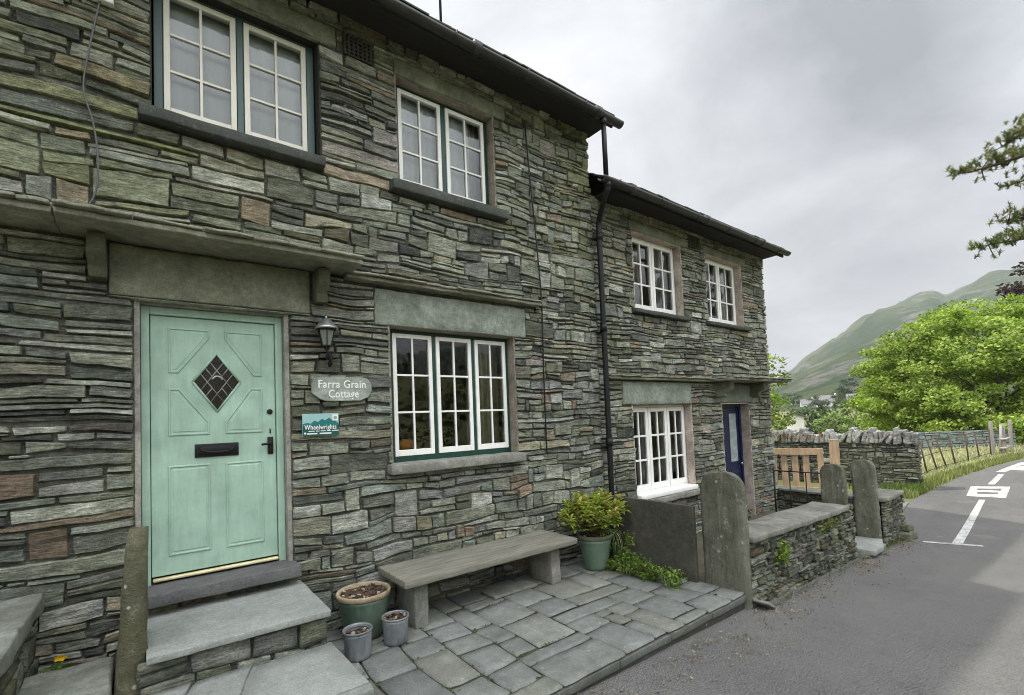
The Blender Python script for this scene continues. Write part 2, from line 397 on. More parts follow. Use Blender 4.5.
# ------------------------------------------------------------------ stonework
def pack(rng, x0, x1, z0, z1, holes, hf, lf, cell=.02):
    nx = int(round((x1 - x0) / cell)); nzc = int(round((z1 - z0) / cell))
    occ = np.zeros((nzc, nx), bool)
    for a, b, c, d in holes:
        i0 = max(0, int(round((a - x0) / cell))); i1 = min(nx, int(round((b - x0) / cell))); j0 = max(0, int(round((c - z0) / cell))); j1 = min(nzc, int(round((d - z0) / cell)))
        if i1 > i0 and j1 > j0: occ[j0:j1, i0:i1] = True
    out = []
    for j in range(nzc):
        row = occ[j]; i = 0
        while i < nx:
            if row[i]: i += 1; continue
            e = i
            while e < nx and not row[e]: e += 1
            run = e - i; px = x0 + i * cell; pz = z0 + j * cell
            h = max(2, int(round(hf(rng, px, pz) / cell))); L = max(3, int(round(lf(rng, px, pz, h * cell) / cell)))
            if run <= L * 1.35: L = run
            elif run - L < 6: L = run - 6 if run > 12 else run
            L = max(1, L); hh = 0
            while hh < h and j + hh < nzc and not occ[j + hh, i:i + L].any(): hh += 1
            # do not leave one-cell slivers under an opening or the wall head
            k = j + hh
            if k < nzc and not occ[k, i:i + L].all():
                kk = k
                while kk < nzc and not occ[kk, i:i + L].any() and kk - k < 3: kk += 1
                if kk - k < 2: hh = kk - j
            elif nzc - k < 2: hh = nzc - j
            hh = max(1, hh); occ[j:j + hh, i:i + L] = True
            out.append((px, px + L * cell, pz, pz + hh * cell)); i += L
    return out

def courses(rng, x0, x1, z0, z1, holes, hf, lf, jump=.19, split=.2):
    """random rubble: wandering beds of unequal thickness, long and short stones, jumpers through two beds, split stones"""
    zs = [z0]; 
    while zs[-1] < z1 - .02:
        h = hf(rng, (x0 + x1) / 2, zs[-1]); 
        if z1 - zs[-1] - h < .045: h = z1 - zs[-1]
        zs.append(min(z1, zs[-1] + h))
    nrow = len(zs) - 1
    def bed(k, x):
        if k == 0 or k == nrow: return zs[k]
        a = .42 * min(zs[k] - zs[k - 1], zs[k + 1] - zs[k])
        m = min((math.hypot(max(h[0] - x, 0, x - h[1]), max(h[2] - zs[k], 0, zs[k] - h[3])) for h in holes), default=1)
        return zs[k] + a * 1.5 * (nz(x * 1.7, k * 3.31, 4) + .5 * nz(x * 4.5, k * 5.7, 8)) * clamp(m / .12, 0, 1)
    out = []; taken = [[] for _ in range(nrow + 1)]
    def emit(a, b, k0, k1):
        za, zb, zc, zd = bed(k0, a), bed(k0, b), bed(k1, a), bed(k1, b)
        for h in holes:       # trim to openings and slabs
            if h[0] < b - .004 and h[1] > a + .004:
                if h[2] < max(zc, zd) and h[2] > (za + zb) / 2 and h[3] >= max(zc, zd) - .001: zc, zd = min(zc, h[2]), min(zd, h[2])
                elif h[3] > min(za, zb) and h[3] < (zc + zd) / 2 + .0 and h[2] <= min(za, zb) + .001: za, zb = max(za, h[3]), max(zb, h[3])
                elif h[2] < (zc + zd) / 2 and h[3] > (za + zb) / 2: 
                    if h[3] - min(za, zb) < max(zc, zd) - h[2]: za = zb = h[3]
                    else: zc = zd = h[2]
        if min(zc - za, zd - zb) < .014: 
            if max(zc - za, zd - zb) < .02: return
            m_ = .012; zc = max(zc, za + m_); zd = max(zd, zb + m_)
        hh = (zc - za + zd - zb) / 2
        if hh > .075 and rng.random() < split and b - a > .16:
            t = rng.uniform(.35, .65); u = t + rng.uniform(-.15, .15); m1, m2 = lerp(za, zc, t), lerp(zb, zd, u)
            out.append((a, b, za, zb, m1, m2))
            if b - a > .34 and rng.random() < .7:
                c = lerp(a, b, rng.uniform(.3, .7)); q = (c - a) / (b - a); out.append((a, c, m1, lerp(m1, m2, q), zc, lerp(zc, zd, q))); out.append((c, b, lerp(m1, m2, q), m2, lerp(zc, zd, q), zd))
            else: out.append((a, b, m1, m2, zc, zd))
        else: out.append((a, b, za, zb, zc, zd))
    for k in range(nrow):
        za, zb = zs[k], zs[k + 1]; blk = list(taken[k])
        for h in holes:
            ov = min(zb, h[3]) - max(za, h[2])
            if ov > .55 * (zb - za): blk.append((h[0], h[1]))
        blk.sort(); cur = x0; free = []
        for a, b in blk:
            if a > cur + .01: free.append((cur, min(a, x1)))
            cur = max(cur, b)
        if cur < x1 - .01: free.append((cur, x1))
        for h in holes:       # thin fillers beside a slab that only partly crosses the bed
            ov = min(zb, h[3]) - max(za, h[2])
            if .55 * (zb - za) < ov < (zb - za) - .016:
                if h[2] > za + .014: out.append((max(h[0], x0), min(h[1], x1), za, za, h[2], h[2]))
                elif h[3] < zb - .014: out.append((max(h[0], x0), min(h[1], x1), h[3], h[3], bed(k + 1, max(h[0], x0)), bed(k + 1, min(h[1], x1))))
        for a, b in free:
            x = a
            while x < b - .01:
                L = lf(rng, x, za, zb - za)
                if b - x < L * 1.4: L = b - x
                if b - x - L < .07: L = b - x
                k1 = k + 1
                if k + 2 <= nrow and L < .6 and rng.random() < jump and zs[k + 2] - za < .26:
                    ok = all(not (t0 < x + L and t1 > x) for t0, t1 in taken[k + 1]) and all(not (h[0] < x + L and h[1] > x and h[2] < zs[k + 2] and h[3] > zs[k + 1]) for h in holes)
                    if ok: k1 = k + 2; taken[k + 1].append((x, x + L))
                emit(x, x + L, k, k1); x += L
    return out

def stone(mb, fr, x0, x1, za, zb, zc, zd, rng, col, gap=.001, depth=.027, prom=.019, rough=.009, lstep=.05, round_=.011, edge=.0055):
    L = x1 - x0; H = (zc - za + zd - zb) / 2
    nx = int(clamp(L / lstep, 2, 11)); nv = int(clamp(H / .03, 2, 5))
    ex = min(edge * 1.2 / L, .3); ez = min(edge / H, .28)
    S = [0, ex] + [lerp(ex, 1 - ex, i / nx) for i in range(1, nx)] + [1 - ex, 1]
    T = [0, ez] + [lerp(ez, 1 - ez, i / nv) for i in range(1, nv)] + [1 - ez, 1]
    tL, tR, bL, bR = [rng.random() ** 3 * min(.02, H * .25) for _ in range(4)]
    s1, s2, s3, s4 = [rng.random() ** 3 * min(.018, L * .1) for _ in range(4)]
    off = rng.uniform(-prom * .3, prom * 1.2); tx = rng.uniform(-.008, .008); tz = rng.uniform(-.007, .010); sd = rng.random() * 90
    rc = min(round_, L * .2, H * .35); wb = min(.013, H * .11); gap = min(gap, H * .05)
    vs = []; cols = []
    for j, t in enumerate(T):
        for i, s in enumerate(S):
            z0, z1 = lerp(za, zb, s), lerp(zc, zd, s)
            zl = z0 + gap + lerp(bL, bR, s) + (nz(s * L * 8, sd, 1) * .8 + .3) * wb; zt = z1 - gap - lerp(tL, tR, s) - (nz(s * L * 8, sd, 5) * .8 + .3) * wb
            xl = x0 + gap + lerp(s1, s2, t) + abs(nz(t * H * 12, sd, 2)) * .005; xr = x1 - gap - lerp(s3, s4, t) - abs(nz(t * H * 12, sd, 9)) * .005
            x = lerp(xl, xr, s); z = lerp(zl, zt, t)
            dx = min(s, 1 - s) * L; dz = min(t, 1 - t) * H
            if dx < rc and dz < rc:
                u = 1 - dx / rc; w = 1 - dz / rc; q = math.hypot(u, w)
                if q > 1:
                    k = 1 - 1 / q; x += (1 if s < .5 else -1) * u * rc * k; z += (1 if t < .5 else -1) * w * rc * k
            border = i in (0, len(S) - 1) or j in (0, len(T) - 1)
            if border: d = -depth
            else:
                d = off + tx * (s - .5) * 2 + tz * (t - .5) * 2 + nz(x * 5 + sd, z * 12, sd) * rough + nz(x * 13, z * 40 + sd, 3) * rough * .7
            vs.append(fr(x, z, d)); cols.append(col)
    n = len(S); fs = [[j * n + i, j * n + i + 1, (j + 1) * n + i + 1, (j + 1) * n + i] for j in range(len(T) - 1) for i in range(n - 1)]
    mb.add(vs, fs, cols)

PAL = [((.245, .262, .205), 36), ((.19, .203, .168), 20), ((.115, .122, .11), 12), ((.315, .33, .275), 16), ((.262, .258, .192), 11), ((.40, .41, .36), 7), ((.275, .205, .148), 3.5), ((.265, .222, .16), 5), ((.195, .22, .187), 11), ((.335, .312, .225), 3)]
PW = sum(w for _, w in PAL)
def stone_col(rng, green=0., dark=0., light=0.):
    r = rng.random() * PW
    for c, w in PAL:
        r -= w
        if r <= 0: break
    k = rng.uniform(.9, 1.34); c = [v * k for v in c]
    if rng.random() < dark: c = [v * .5 for v in c]
    if rng.random() < light: c = [lerp(v, .36, .5) for v in c]
    if green: g = green * rng.random(); c = [lerp(c[0], .21, g), lerp(c[1], .235, g), lerp(c[2], .105, g)]
    return tuple(c)

def masonry(mb, fr, x0, x1, z0, z1, holes, rng, hf, lf, colf, warp=.03, backing=True, **kw):
    rects = courses(rng, x0, x1, z0, z1, holes, hf, lf)
    cl_ = .0125; W_ = int(round((x1 - x0) / cl_)); H_ = int(round((z1 - z0) / cl_)); occ = np.zeros((H_, W_), bool)
    X_ = x0 + (np.arange(W_) + .5) * cl_; Z_ = z0 + (np.arange(H_) + .5) * cl_
    for h in holes: occ[np.ix_((Z_ > h[2]) & (Z_ < h[3]), (X_ > h[0]) & (X_ < h[1]))] = True
    for a, b, za, zb, zc, zd in rects:
        for k in np.where((X_ >= a) & (X_ < b))[0]:
            t = (X_[k] - a) / max(b - a, 1e-6); occ[(Z_ >= lerp(za, zb, t)) & (Z_ < lerp(zc, zd, t)), k] = True
    for j in range(H_):           # pinnings: small stones that fill what is left
        i = 0
        while i < W_:
            if occ[j, i]: i += 1; continue
            e = i
            while e < W_ and not occ[j, e] and e - i < 28: e += 1
            hh = 1
            while j + hh < H_ and hh < 9 and not occ[j + hh, i:e].any(): hh += 1
            occ[j:j + hh, i:e] = True
            if e - i >= 3 and hh >= 2: za, zc = z0 + j * cl_, z0 + (j + hh) * cl_; rects.append((x0 + i * cl_, x0 + e * cl_, za, za, zc, zc))
            i = e
    def wp(x, z):
        m = min(x - x0, x1 - x, z - z0, z1 - z)
        for a, b, c, d in holes:
            m = min(m, math.hypot(max(a - x, 0, x - b), max(c - z, 0, z - d)))
        k = warp * clamp(m / .18, 0, 1)
        return x + k * nz(x * 1.3, z * 1.5, 7.7), z + k * 1.3 * nz(x * 1.05 + 9, z * 1.6, 2.2) + k * .5 * nz(x * 3.1, z * 3, 5)
    def fr2(x, z, d):
        a, b = wp(x, z); return fr(a, b, d)
    for q in rects:
        stone(mb, fr2, *q, rng, colf(rng, (q[0] + q[1]) / 2, (q[2] + q[5]) / 2), **kw)
    if backing:
        xs = sorted({x0, x1, *[clamp(v, x0, x1) for h in holes for v in h[:2]]}); zs = sorted({z0, z1, *[clamp(v, z0, z1) for h in holes for v in h[2:]]})
        dep = -kw.get('depth', .027) + .003
        for i in range(len(xs) - 1):
            for j in range(len(zs) - 1):
                mx, mz = (xs[i] + xs[i + 1]) / 2, (zs[j] + zs[j + 1]) / 2
                if any(h[0] < mx < h[1] and h[2] < mz < h[3] and len(h) == 4 and h in OPEN for h in holes): continue
                mb.add([fr(xs[i], zs[j], dep), fr(xs[i + 1], zs[j], dep), fr(xs[i + 1], zs[j + 1], dep), fr(xs[i], zs[j + 1], dep)], [[0, 1, 2, 3]], (.12, .122, .105))
OPEN = []

# ------------------------------------------------------------------ ground levels
def rz(x):      # road surface height along the street
    if x < 3: return -1.885
    if x < 11: return lerp(-1.885, -2.12, sstep(3, 11, x) * .5 + .5 * (x - 3) / 8)
    return -2.12
RIDGE = [(0, .05), (20, .04), (40, .03), (60, .02), (64, .025), (65.05, .033), (67.48, .0617), (68.9, .0832), (71.59, .1173), (73.3, .136), (74.93, .1521), (77.23, .17), (78.53, .1737), (79.3, .1785), (79.78, .1771), (80.34, .167), (81.34, .1742), (82.94, .1845), (85.23, .1905), (90, .205), (110, .22), (150, .16), (180, .11), (230, .09), (300, .06), (360, .05)]
def ridge(az):
    az %= 360
    for (a, b), (c, d) in zip(RIDGE, RIDGE[1:]):
        if a <= az <= c: return lerp(b, d, (az - a) / (c - a))
def terrain(x, y):
    dx, dy = x - EYE.x, y - EYE.y; r = math.hypot(dx, dy); az = math.degrees(math.atan2(dx, dy)) % 360
    near = rz(x) - .03
    if y < -8.5: near += min(5.5, (-8.5 - y) * .30) + .15 * nz(x * .3, y * .3, 1)
    w = sstep(.5, 6, y + .8 + .02 * max(0, x - 26)) if y > -8.5 else 0
    field = -2.15 - 2.9 * sstep(18, 75, r) + .12 * nz(x * .11, y * .11, 0) * sstep(14, 30, r)
    if x < 12.5 and y > -2: field = near if x < 11 else lerp(near, field, (x - 11) / 1.5)
    h = lerp(near, field, w if x > 9 else 0)
    T = ridge(az)
    if r > 75:
        k = sstep(75, 110, r) if y < -5 else 1.
        if r < 250: h2 = lerp(-5.05, -1.2 + 14 * max(0, T - .1), ((r - 75) / 175) ** 1.2)
        elif r < 1500:
            s = (r - 250) / 1250; b = -1.2 + 14 * max(0, T - .1)
            h2 = lerp(b, 1500 * T, s ** 1.12) + 26 * nz(x * .004, y * .004, 3) * s * (1 - s) * 3 + 9 * nz(x * .016, y * .016, 9) * s * (1 - s) * 4 + 5 * nz(x * .05, y * .05, 5) * sstep(.1, .5, s) + 22 * (abs(nz(x * .009, y * .009, 21)) + .5 * abs(nz(x * .022, y * .022, 4)) - .3) * sstep(.25, .6, s)
        else: h2 = 1500 * T * (1 - .5 * (r - 1500) / 1700) + 5 * nz(x * .05, y * .05, 5) + 22 * (abs(nz(x * .009, y * .009, 21)) + .5 * abs(nz(x * .022, y * .022, 4)) - .3)
        h = lerp(h, h2, k)
    return h
azl = [i * 4 for i in range(16)] + [64 + i * .3 for i in range(90)] + [91 + i * 3.5 for i in range(77)]
def polar_grid(mb, rs):
    n = len(azl); vs = []
    for r in rs:
        for a in azl:
            q = polar(a, 0, r); vs.append((q.x, q.y, terrain(q.x, q.y)))
    fs = [[i * n + j, (i + 1) * n + j, (i + 1) * n + (j + 1) % n, i * n + (j + 1) % n] for i in range(len(rs) - 1) for j in range(n)]
    mb.add(vs, [f[::-1] for f in fs])
near_r = [.5 + i * .6 for i in range(60)] + [37 * 1.06 ** i for i in range(33)] + [250]
g = MB(); polar_grid(g, near_r)
q = polar(0, 0, 0); b = len(g.v); g.v.append((0, EYE.y, rz(0) - .03)); g.c.append((1, 1, 1)); g.f.extend([[b, (j + 1) % len(azl), j] for j in range(len(azl))])
gm = M('grassland', .95, .1)
c1 = gm.mix(gm.mr(gm.noise(.6, 6, .65), .35, .65, 0, 1), (.09, .115, .035), (.17, .175, .07)); c1 = gm.mix(gm.mr(gm.noise(.045, 4, .6), .4, .62, 0, .8), c1, (.24, .225, .13))
gm.color(c1).bump(gm.noise(9, 6, .7), .05, .8)
struct(obj('ground', g, gm.m))
g = MB(); polar_grid(g, [250 * (3200 / 250) ** (i / 60) for i in range(61)])
fm = M('fellside', .95, .1)
a = fm.mix(fm.mr(fm.noise(.005, 7, .68), .4, .6, 0, 1), (.05, .09, .035), (.155, .175, .085))
a = fm.mix(fm.mr(fm.noise(.014, 9, .74, (1, 1, 1.6)), .53, .62, 0, .85), a, (.25, .24, .22))
a = fm.mix(fm.mr(fm.noise(.011, 8, .72), .56, .66, 0, .8), a, (.03, .055, .025))
fm.color(a).bump(fm.noise(.022, 9, .74), 22., 1.)
struct(obj('fell', g, fm.m))

# road, its paint and the driveway mouth
def road_left(x):
    P = [(-30, -1.88), (4.5, -1.88), (4.8, -1.97), (9.2, -2.02), (9.7, -1.9), (10.2, -1.5), (11.5, -1.0), (12.8, -1.24), (14.5, -1.25), (18, -1.24), (22, -1.5), (26, -1.95), (32, -2.9), (40, -4.6), (60, -10.5)]
    for (a, b), (c, d) in zip(P, P[1:]):
        if a <= x <= c: return lerp(b, d, (x - a) / (c - a))
def road_right(x): return -6.6 if x < 26 else -6.6 - (x - 26) * .12 - max(0, x - 34) * .22
g = MB(); xs = [-30 + i for i in range(30)] + [i * .25 for i in range(120)] + [30 + i for i in range(31)]
ny = 26; vs = []
for x in xs:
    a, b = road_left(x) + .0, road_right(x)
    for j in range(ny + 1):
        y = lerp(a, b, j / ny); vs.append((x, y, rz(x) - .012 * sstep(.6, 0., a - y) + .012 * nz(x * .5, y * .7, 0) + .004 * nz(x * 2, y * 2, 4)))
g.add(vs, [[i * (ny + 1) + j, i * (ny + 1) + j + 1, (i + 1) * (ny + 1) + j + 1, (i + 1) * (ny + 1) + j] for i in range(len(xs) - 1) for j in range(ny)])
rm = M('asphalt', .9, .25)
ra = rm.mix(rm.mr(rm.noise(.8, 5, .6), .35, .65, 0, 1), (.165, .165, .158), (.21, .207, .195))
grit = rm.vor(70); g2 = rm.vor(150)
ra = rm.mix(rm.mr(grit, .0, .5, .85, 0.), ra, (.31, .305, .285)); ra = rm.mix(rm.mr(g2, .45, .75, 0., .75), ra, (.07, .07, .066)); ra = rm.mix(rm.mr(rm.noise(130, 4, .7), .55, .7, 0, .85), ra, (.04, .04, .04))
ra = rm.mix(rm.mr(rm.noise(2.2, 9, .78), .56, .68, 0, .5), ra, (.085, .084, .08)); ra = rm.mix(rm.mr(rm.noise(.5, 5, .6, (.35, 1.6, 1)), .52, .66, 0, .35), ra, (.10, .10, .098))
ra = rm.mix(rm.mr(rm.noise(.9, 6, .7), .6, .7, 0, .4), ra, (.27, .265, .245))
crk = rm.n('ShaderNodeTexVoronoi'); crk.feature = 'DISTANCE_TO_EDGE'; crk.inputs['Scale'].default_value = .55; cm = rm.n('ShaderNodeVectorMath'); cm.operation = 'ADD'; nv_ = rm.n('ShaderNodeTexNoise'); nv_.inputs['Scale'].default_value = 1.6; nv_.inputs['Detail'].default_value = 6; rm.l(rm.co(), nv_.inputs['Vector'])
rm.l(rm.co(), cm.inputs[0]); rm.l(nv_.outputs['Color'], cm.inputs[1]); rm.l(cm.outputs[0], crk.inputs['Vector'])
ra = rm.mix(rm.math('MULTIPLY', rm.mr(crk.outputs['Distance'], .001, .006, .22, 0.), rm.mr(rm.noise(.45, 3, .5), .5, .6, 0, 1)), ra, (.035, .035, .034))
rm.color(ra).bump(rm.math('ADD', grit, rm.noise(60, 4)), .012, 1.)
road = struct(obj('road', g, rm.m))
pm = M('worn road paint', .7, .3); pn = pm.math('ADD', pm.math('MULTIPLY', pm.noise(38, 8, .78), .65), pm.math('MULTIPLY', pm.noise(4, 6, .7), .35))
pm.color(pm.mix(pm.mr(pn, .43, .55, .1, 1), (.17, .17, .165), (.66, .66, .63))).bump(pn, .002, .5)
def strip(mb, pts, h=.022):   # polygon laid on the road, cut fine enough to follow it
    (ax_, ay_), (bx_, by_), (cx_, cy_), (dx_, dy_) = pts; n = 14; vs = []
    for i in range(n + 1):
        for j in range(3):
            u, v = i / n, j / 2
            x = lerp(lerp(ax_, bx_, u), lerp(dx_, cx_, u), v); y = lerp(lerp(ay_, by_, u), lerp(dy_, cy_, u), v)
            vs.append((x, y, rz(x) + .012 * nz(x * .5, y * .7, 0) + .004 * nz(x * 2, y * 2, 4) + .005))
    mb.add(vs, [[i * 3 + j, i * 3 + j + 1, (i + 1) * 3 + j + 1, (i + 1) * 3 + j] for i in range(n) for j in range(2)])
g = MB(); strip(g, [(9.14, -2.33), (9.42, -2.93), (9.52, -2.90), (9.23, -2.30)]); obj('transverse_line', g, pm.m, road)
g = MB(); strip(g, [(9.38, -2.60), (14.15, -2.21), (14.2, -2.30), (9.44, -2.71)]); obj('centre_line', g, pm.m, road)
g = MB(); strip(g, [(16.75, -2.0), (19.3, -1.88), (19.35, -2.0), (16.8, -2.12)]); obj('centre_line', g, pm.m, road)
g = MB()
def cell(u0, u1, v0, v1):   # block figure lettered on the carriageway between its two dashes
    f = lambda u, v: (lerp(lerp(14.52, 16.15, u), lerp(14.65, 16.55, u), v), lerp(lerp(-1.95, -1.78, u), lerp(-2.56, -2.42, u), v))
    strip(g, [f(u0, v0), f(u1, v0), f(u1, v1), f(u0, v1)])
cell(0, .26, 0, 1); cell(.42, .60, 0, 1); cell(.76, 1, 0, 1); cell(.26, .42, 0, .24); cell(.26, .42, .76, 1); cell(.60, .76, .0, .2); cell(.60, .76, .8, 1)
obj('painted_figure', g, pm.m, road)
g = MB(); strip(g, [(19.9, -1.75), (23.2, -1.95), (23.2, -2.15), (19.9, -1.95)]); strip(g, [(20.6, -1.96), (24.5, -2.4), (24.5, -2.75), (20.6, -2.5)]); obj('painted_figure', g, pm.m, road)
# pale driveway mouth beside the boundary wall
g = MB(); vs = []; nn = 10
for i in range(nn + 1):
    for j in range(nn + 1):
        u, v = i / nn, j / nn; x = lerp(lerp(9.75, 12.9, u), lerp(10.6, 14.3, u), v); y = lerp(-1.75, 1.9, v) if u < 1 else lerp(-1.75, 1.9, v)
        y = lerp(lerp(-1.75, -1.30, u), 3.4, v); vs.append((x, y, rz(x) + .012))
g.add(vs, [[i * (nn + 1) + j, (i + 1) * (nn + 1) + j, (i + 1) * (nn + 1) + j + 1, i * (nn + 1) + j + 1] for i in range(nn) for j in range(nn)])
struct(obj('driveway', g, mat_slab('driveway gravel', (.22, .21, .19), 0, .1, bump=.01)))
# earth bed of the neighbour's front garden
g = MB(); vs = []
for i in range(13):
    for j in range(7):
        x, y = lerp(4.55, 9.5, i / 12), lerp(.02, -1.7, j / 6); vs.append((x, y, -1.93 + .03 * nz(x * 3, y * 3, 0)))
g.add(vs, [[i * 7 + j, i * 7 + j + 1, (i + 1) * 7 + j + 1, (i + 1) * 7 + j] for i in range(12) for j in range(6)])
struct(obj('garden_bed', g, mat_slab('garden earth', (.10, .09, .07), .1, .3, bump=.02)))

# ------------------------------------------------------------------ patio of flagstones
def hf_flag(r, x, z): return r.choice([.14, .24, .32, .38, .44, .5]) * r.uniform(.85, 1.1)
def lf_flag(r, x, z, h): return r.choice([.18, .3, .42, .55, .68]) * r.uniform(.85, 1.15)
def flag_col(r, x, z):
    c = r.choice([(.205, .215, .2), (.19, .2, .19), (.215, .222, .203), (.195, .198, .172), (.175, .187, .178)]); k = r.uniform(.86, 1.1); return tuple(v * k for v in c)
rp = random.Random(5)
g = MB()
prects = pack(rp, .2, 4.62, -1.96, .02, [], hf_flag, lf_flag, .04)
def warp_flag(x, y):
    k = clamp(min(y + 1.96, 1) / .25, 0, 1) * .055
    return x + k * nz(x * 1.4, y * 1.4, 3), y + k * nz(x * 1.5, y * 1.5, 9)
def fr_flag(x, y, d):
    a, b = warp_flag(x, y); return (a, b, -1.772 + d * .55 + .01 * nz(a * .8, b * .8, 1))
for a, b, c, d in prects:
    stone(g, fr_flag, a, b, c, c, d, d, rp, flag_col(rp, a, c), gap=.0015, depth=.02, prom=.005, rough=.005, lstep=.09, round_=.02, edge=.007)
g.add([(.2, -1.93, -1.79), (4.6, -1.93, -1.79), (4.6, .03, -1.79), (.2, .03, -1.79)], [[0, 1, 2, 3]], (.06, .06, .04))
for i in range(7):     # thick outer edge
    x0, x1 = .2 + i * .63, .2 + (i + 1) * .63
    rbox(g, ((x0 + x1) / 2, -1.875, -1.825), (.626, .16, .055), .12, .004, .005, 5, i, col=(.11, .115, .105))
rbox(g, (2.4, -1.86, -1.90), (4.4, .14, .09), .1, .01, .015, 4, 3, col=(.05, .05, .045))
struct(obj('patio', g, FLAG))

# ------------------------------------------------------------------ windows
def bars(mb, xs0, xs1, z0, z1, y0, y1, stile, top, bot, cols, rows, bar):
    box(mb, xs0, xs0 + stile, y0, y1, z0, z1); box(mb, xs1 - stile, xs1, y0, y1, z0, z1)
    box(mb, xs0 + stile, xs1 - stile, y0 + .001, y1 - .001, z1 - top, z1); box(mb, xs0 + stile, xs1 - stile, y0 + .001, y1 - .001, z0, z0 + bot)
    a, b, c, d = xs0 + stile, xs1 - stile, z0 + bot, z1 - top
    for i in range(1, cols):
        x = lerp(a, b, i / cols); box(mb, x - bar / 2, x + bar / 2, y0 + .008, y1 - .012, c, d, .003)
    for j in range(1, rows):
        z = lerp(c, d, j / rows)
        for i in range(cols):
            u, v = lerp(a, b, i / cols) + (bar / 2 if i else 0), lerp(a, b, (i + 1) / cols) - (bar / 2 if i < cols - 1 else 0)
            box(mb, u, v, y0 + .010, y1 - .014, z - bar / 2, z + bar / 2, .003)
    return a, b, c, d

def window(house, x0, x1, z0, z1, sashes, fz0, fz1, frame_m, sash_m, sill_m, sill, lintel, lint_m, jamb_m, rec=.12, cols=2, stile=.042, bar=.02, lintel_amp=.008, fx=None):
    """opening x0..x1, z0..z1; sashes = x ranges"""
    g = MB(); a, b = fx if fx else (x0 + .012, x1 - .012); y0, y1 = rec, rec + .07
    e = .006
    box(g, a, sashes[0][0] - e, y0 + .004, y1, z0 + .0, z1 - .004); box(g, sashes[-1][1] + e, b, y0 + .004, y1, z0, z1 - .004)
    box(g, sashes[0][0] - e, sashes[-1][1] + e, y0 + .004, y1, fz1 + .003, z1 - .004); box(g, sashes[0][0] - e, sashes[-1][1] + e, y0 + .002, y1, z0, fz0 - .003)
    for s, t in zip(sashes, sashes[1:]): box(g, s[1] + e, t[0] - e, y0 + .006, y1, fz0 - .003, fz1 + .003)
    w = obj('window', g, frame_m, house, False)
    pg = MB()
    for s in sashes:
        g = MB(); a2, b2, c2, d2 = bars(g, s[0], s[1], fz0, fz1, y0 - .006, y1 - .02, stile, stile * 1.05, stile * 1.45, cols, 3, bar)
        obj('sash', g, sash_m, w, False)
        for ci in range(cols):
            for ri in range(3):
                u0, u1, w0, w1 = lerp(a2, b2, ci / cols), lerp(a2, b2, (ci + 1) / cols), lerp(c2, d2, ri / 3), lerp(c2, d2, (ri + 1) / 3); q1, q2 = R.gauss(0, .0022), R.gauss(0, .0022)
                pg.add([(u0, y0 + .018 - q1 - q2, w0), (u1, y0 + .018 + q1 - q2, w0), (u1, y0 + .018 + q1 + q2, w1), (u0, y0 + .018 - q1 + q2, w1)], [[0, 1, 2, 3]])
    obj('pane', pg, GLASS, w, False)
    g = MB()    # reveal lining of the opening
    t = .02
    box(g, x0 - t, x0, .004, .30, z0 - .05, z1 + t, .003); box(g, x1, x1 + t, .004, .30, z0 - .05, z1 + t, .003); box(g, x0, x1, .006, .30, z1, z1 + t, .003)
    obj('reveal', g, jamb_m, w, False)
    if sill:
        sx0, sx1, sz0, sz1, sy = sill; g = MB(); rbox(g, ((sx0 + sx1) / 2, (sy + rec) / 2, (sz0 + sz1) / 2), (sx1 - sx0, rec - sy + .02, sz1 - sz0), .06, .012, .006, 4, x0)
        obj('sill', g, sill_m, w)
    if lintel:
        lx0, lx1, lz0, lz1 = lintel; g = MB(); rbox(g, ((lx0 + lx1) / 2, .05, (lz0 + lz1) / 2), (lx1 - lx0, .125, lz1 - lz0), .06, .012, lintel_amp, 5, x0 + 2)
        obj('lintel', g, lint_m, w)
    return w

# ------------------------------------------------------------------ the nearer cottage
A = thing('stone_cottage', 'two-storey slate cottage on the left with pale green front door', 'house', (1.0, 0, -1.77))
op_door = (-.1, .94, -1.22, 1.0); op_w = (1.85, 3.37, -.38, .96); op_u1 = (.015, 1.235, 2.42, 3.56); op_u2 = (1.995, 3.19, 2.42, 3.55)
OPEN += [op_door, op_w, op_u1, op_u2]
holesA = [op_door, op_w, op_u1, op_u2, (-.24, 1.12, 1.0, 1.38), (-.35, -.24, 1.08, 1.38), (1.12, 1.26, 1.1, 1.38), (-3.2, 1.5, 1.38, 1.47), (1.70, 3.55, .96, 1.32), (1.42, 3.72, 1.34, 1.42),
          (1.80, 3.40, -.48, -.38), (-.06, 1.25, 2.31, 2.42), (1.9, 3.3, 2.30, 2.42), (-.08, 1.4, 3.56, 3.74), (1.98, 3.37, 3.55, 3.73), (1.46, 1.76, 3.53, 3.77)]
def hfA(r, x, z):
    if r.random() < .10: return r.uniform(.11, .15)
    return r.choice([.035, .042, .05, .055, .06, .07, .08, .095])
def lfA(r, x, z, h):
    big = 1.5 if x < .2 else 1.25 if (x < 1.9 and z > 1.4) else 1.0
    if x > 3.4: big = .72
    return clamp(r.lognormvariate(math.log(.255), .55), .08, .95) * big
def colA(r, x, z):
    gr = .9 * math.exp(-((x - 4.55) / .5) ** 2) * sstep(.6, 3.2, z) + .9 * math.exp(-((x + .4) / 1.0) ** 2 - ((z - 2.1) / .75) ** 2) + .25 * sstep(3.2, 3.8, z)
    dk = .22 + .25 * (x < .1 and z < 1) + .3 * math.exp(-((x - 1.7) / .45) ** 2 - ((z - 2.9) / .5) ** 2)  # lower-left stones darkened, putting the hood's shade into their colour
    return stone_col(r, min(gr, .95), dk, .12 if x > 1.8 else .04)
g = MB(); rA = random.Random(21)
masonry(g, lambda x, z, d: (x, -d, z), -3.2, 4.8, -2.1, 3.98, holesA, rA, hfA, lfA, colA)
fac = obj('facade_wall', g, STONE, A, False)
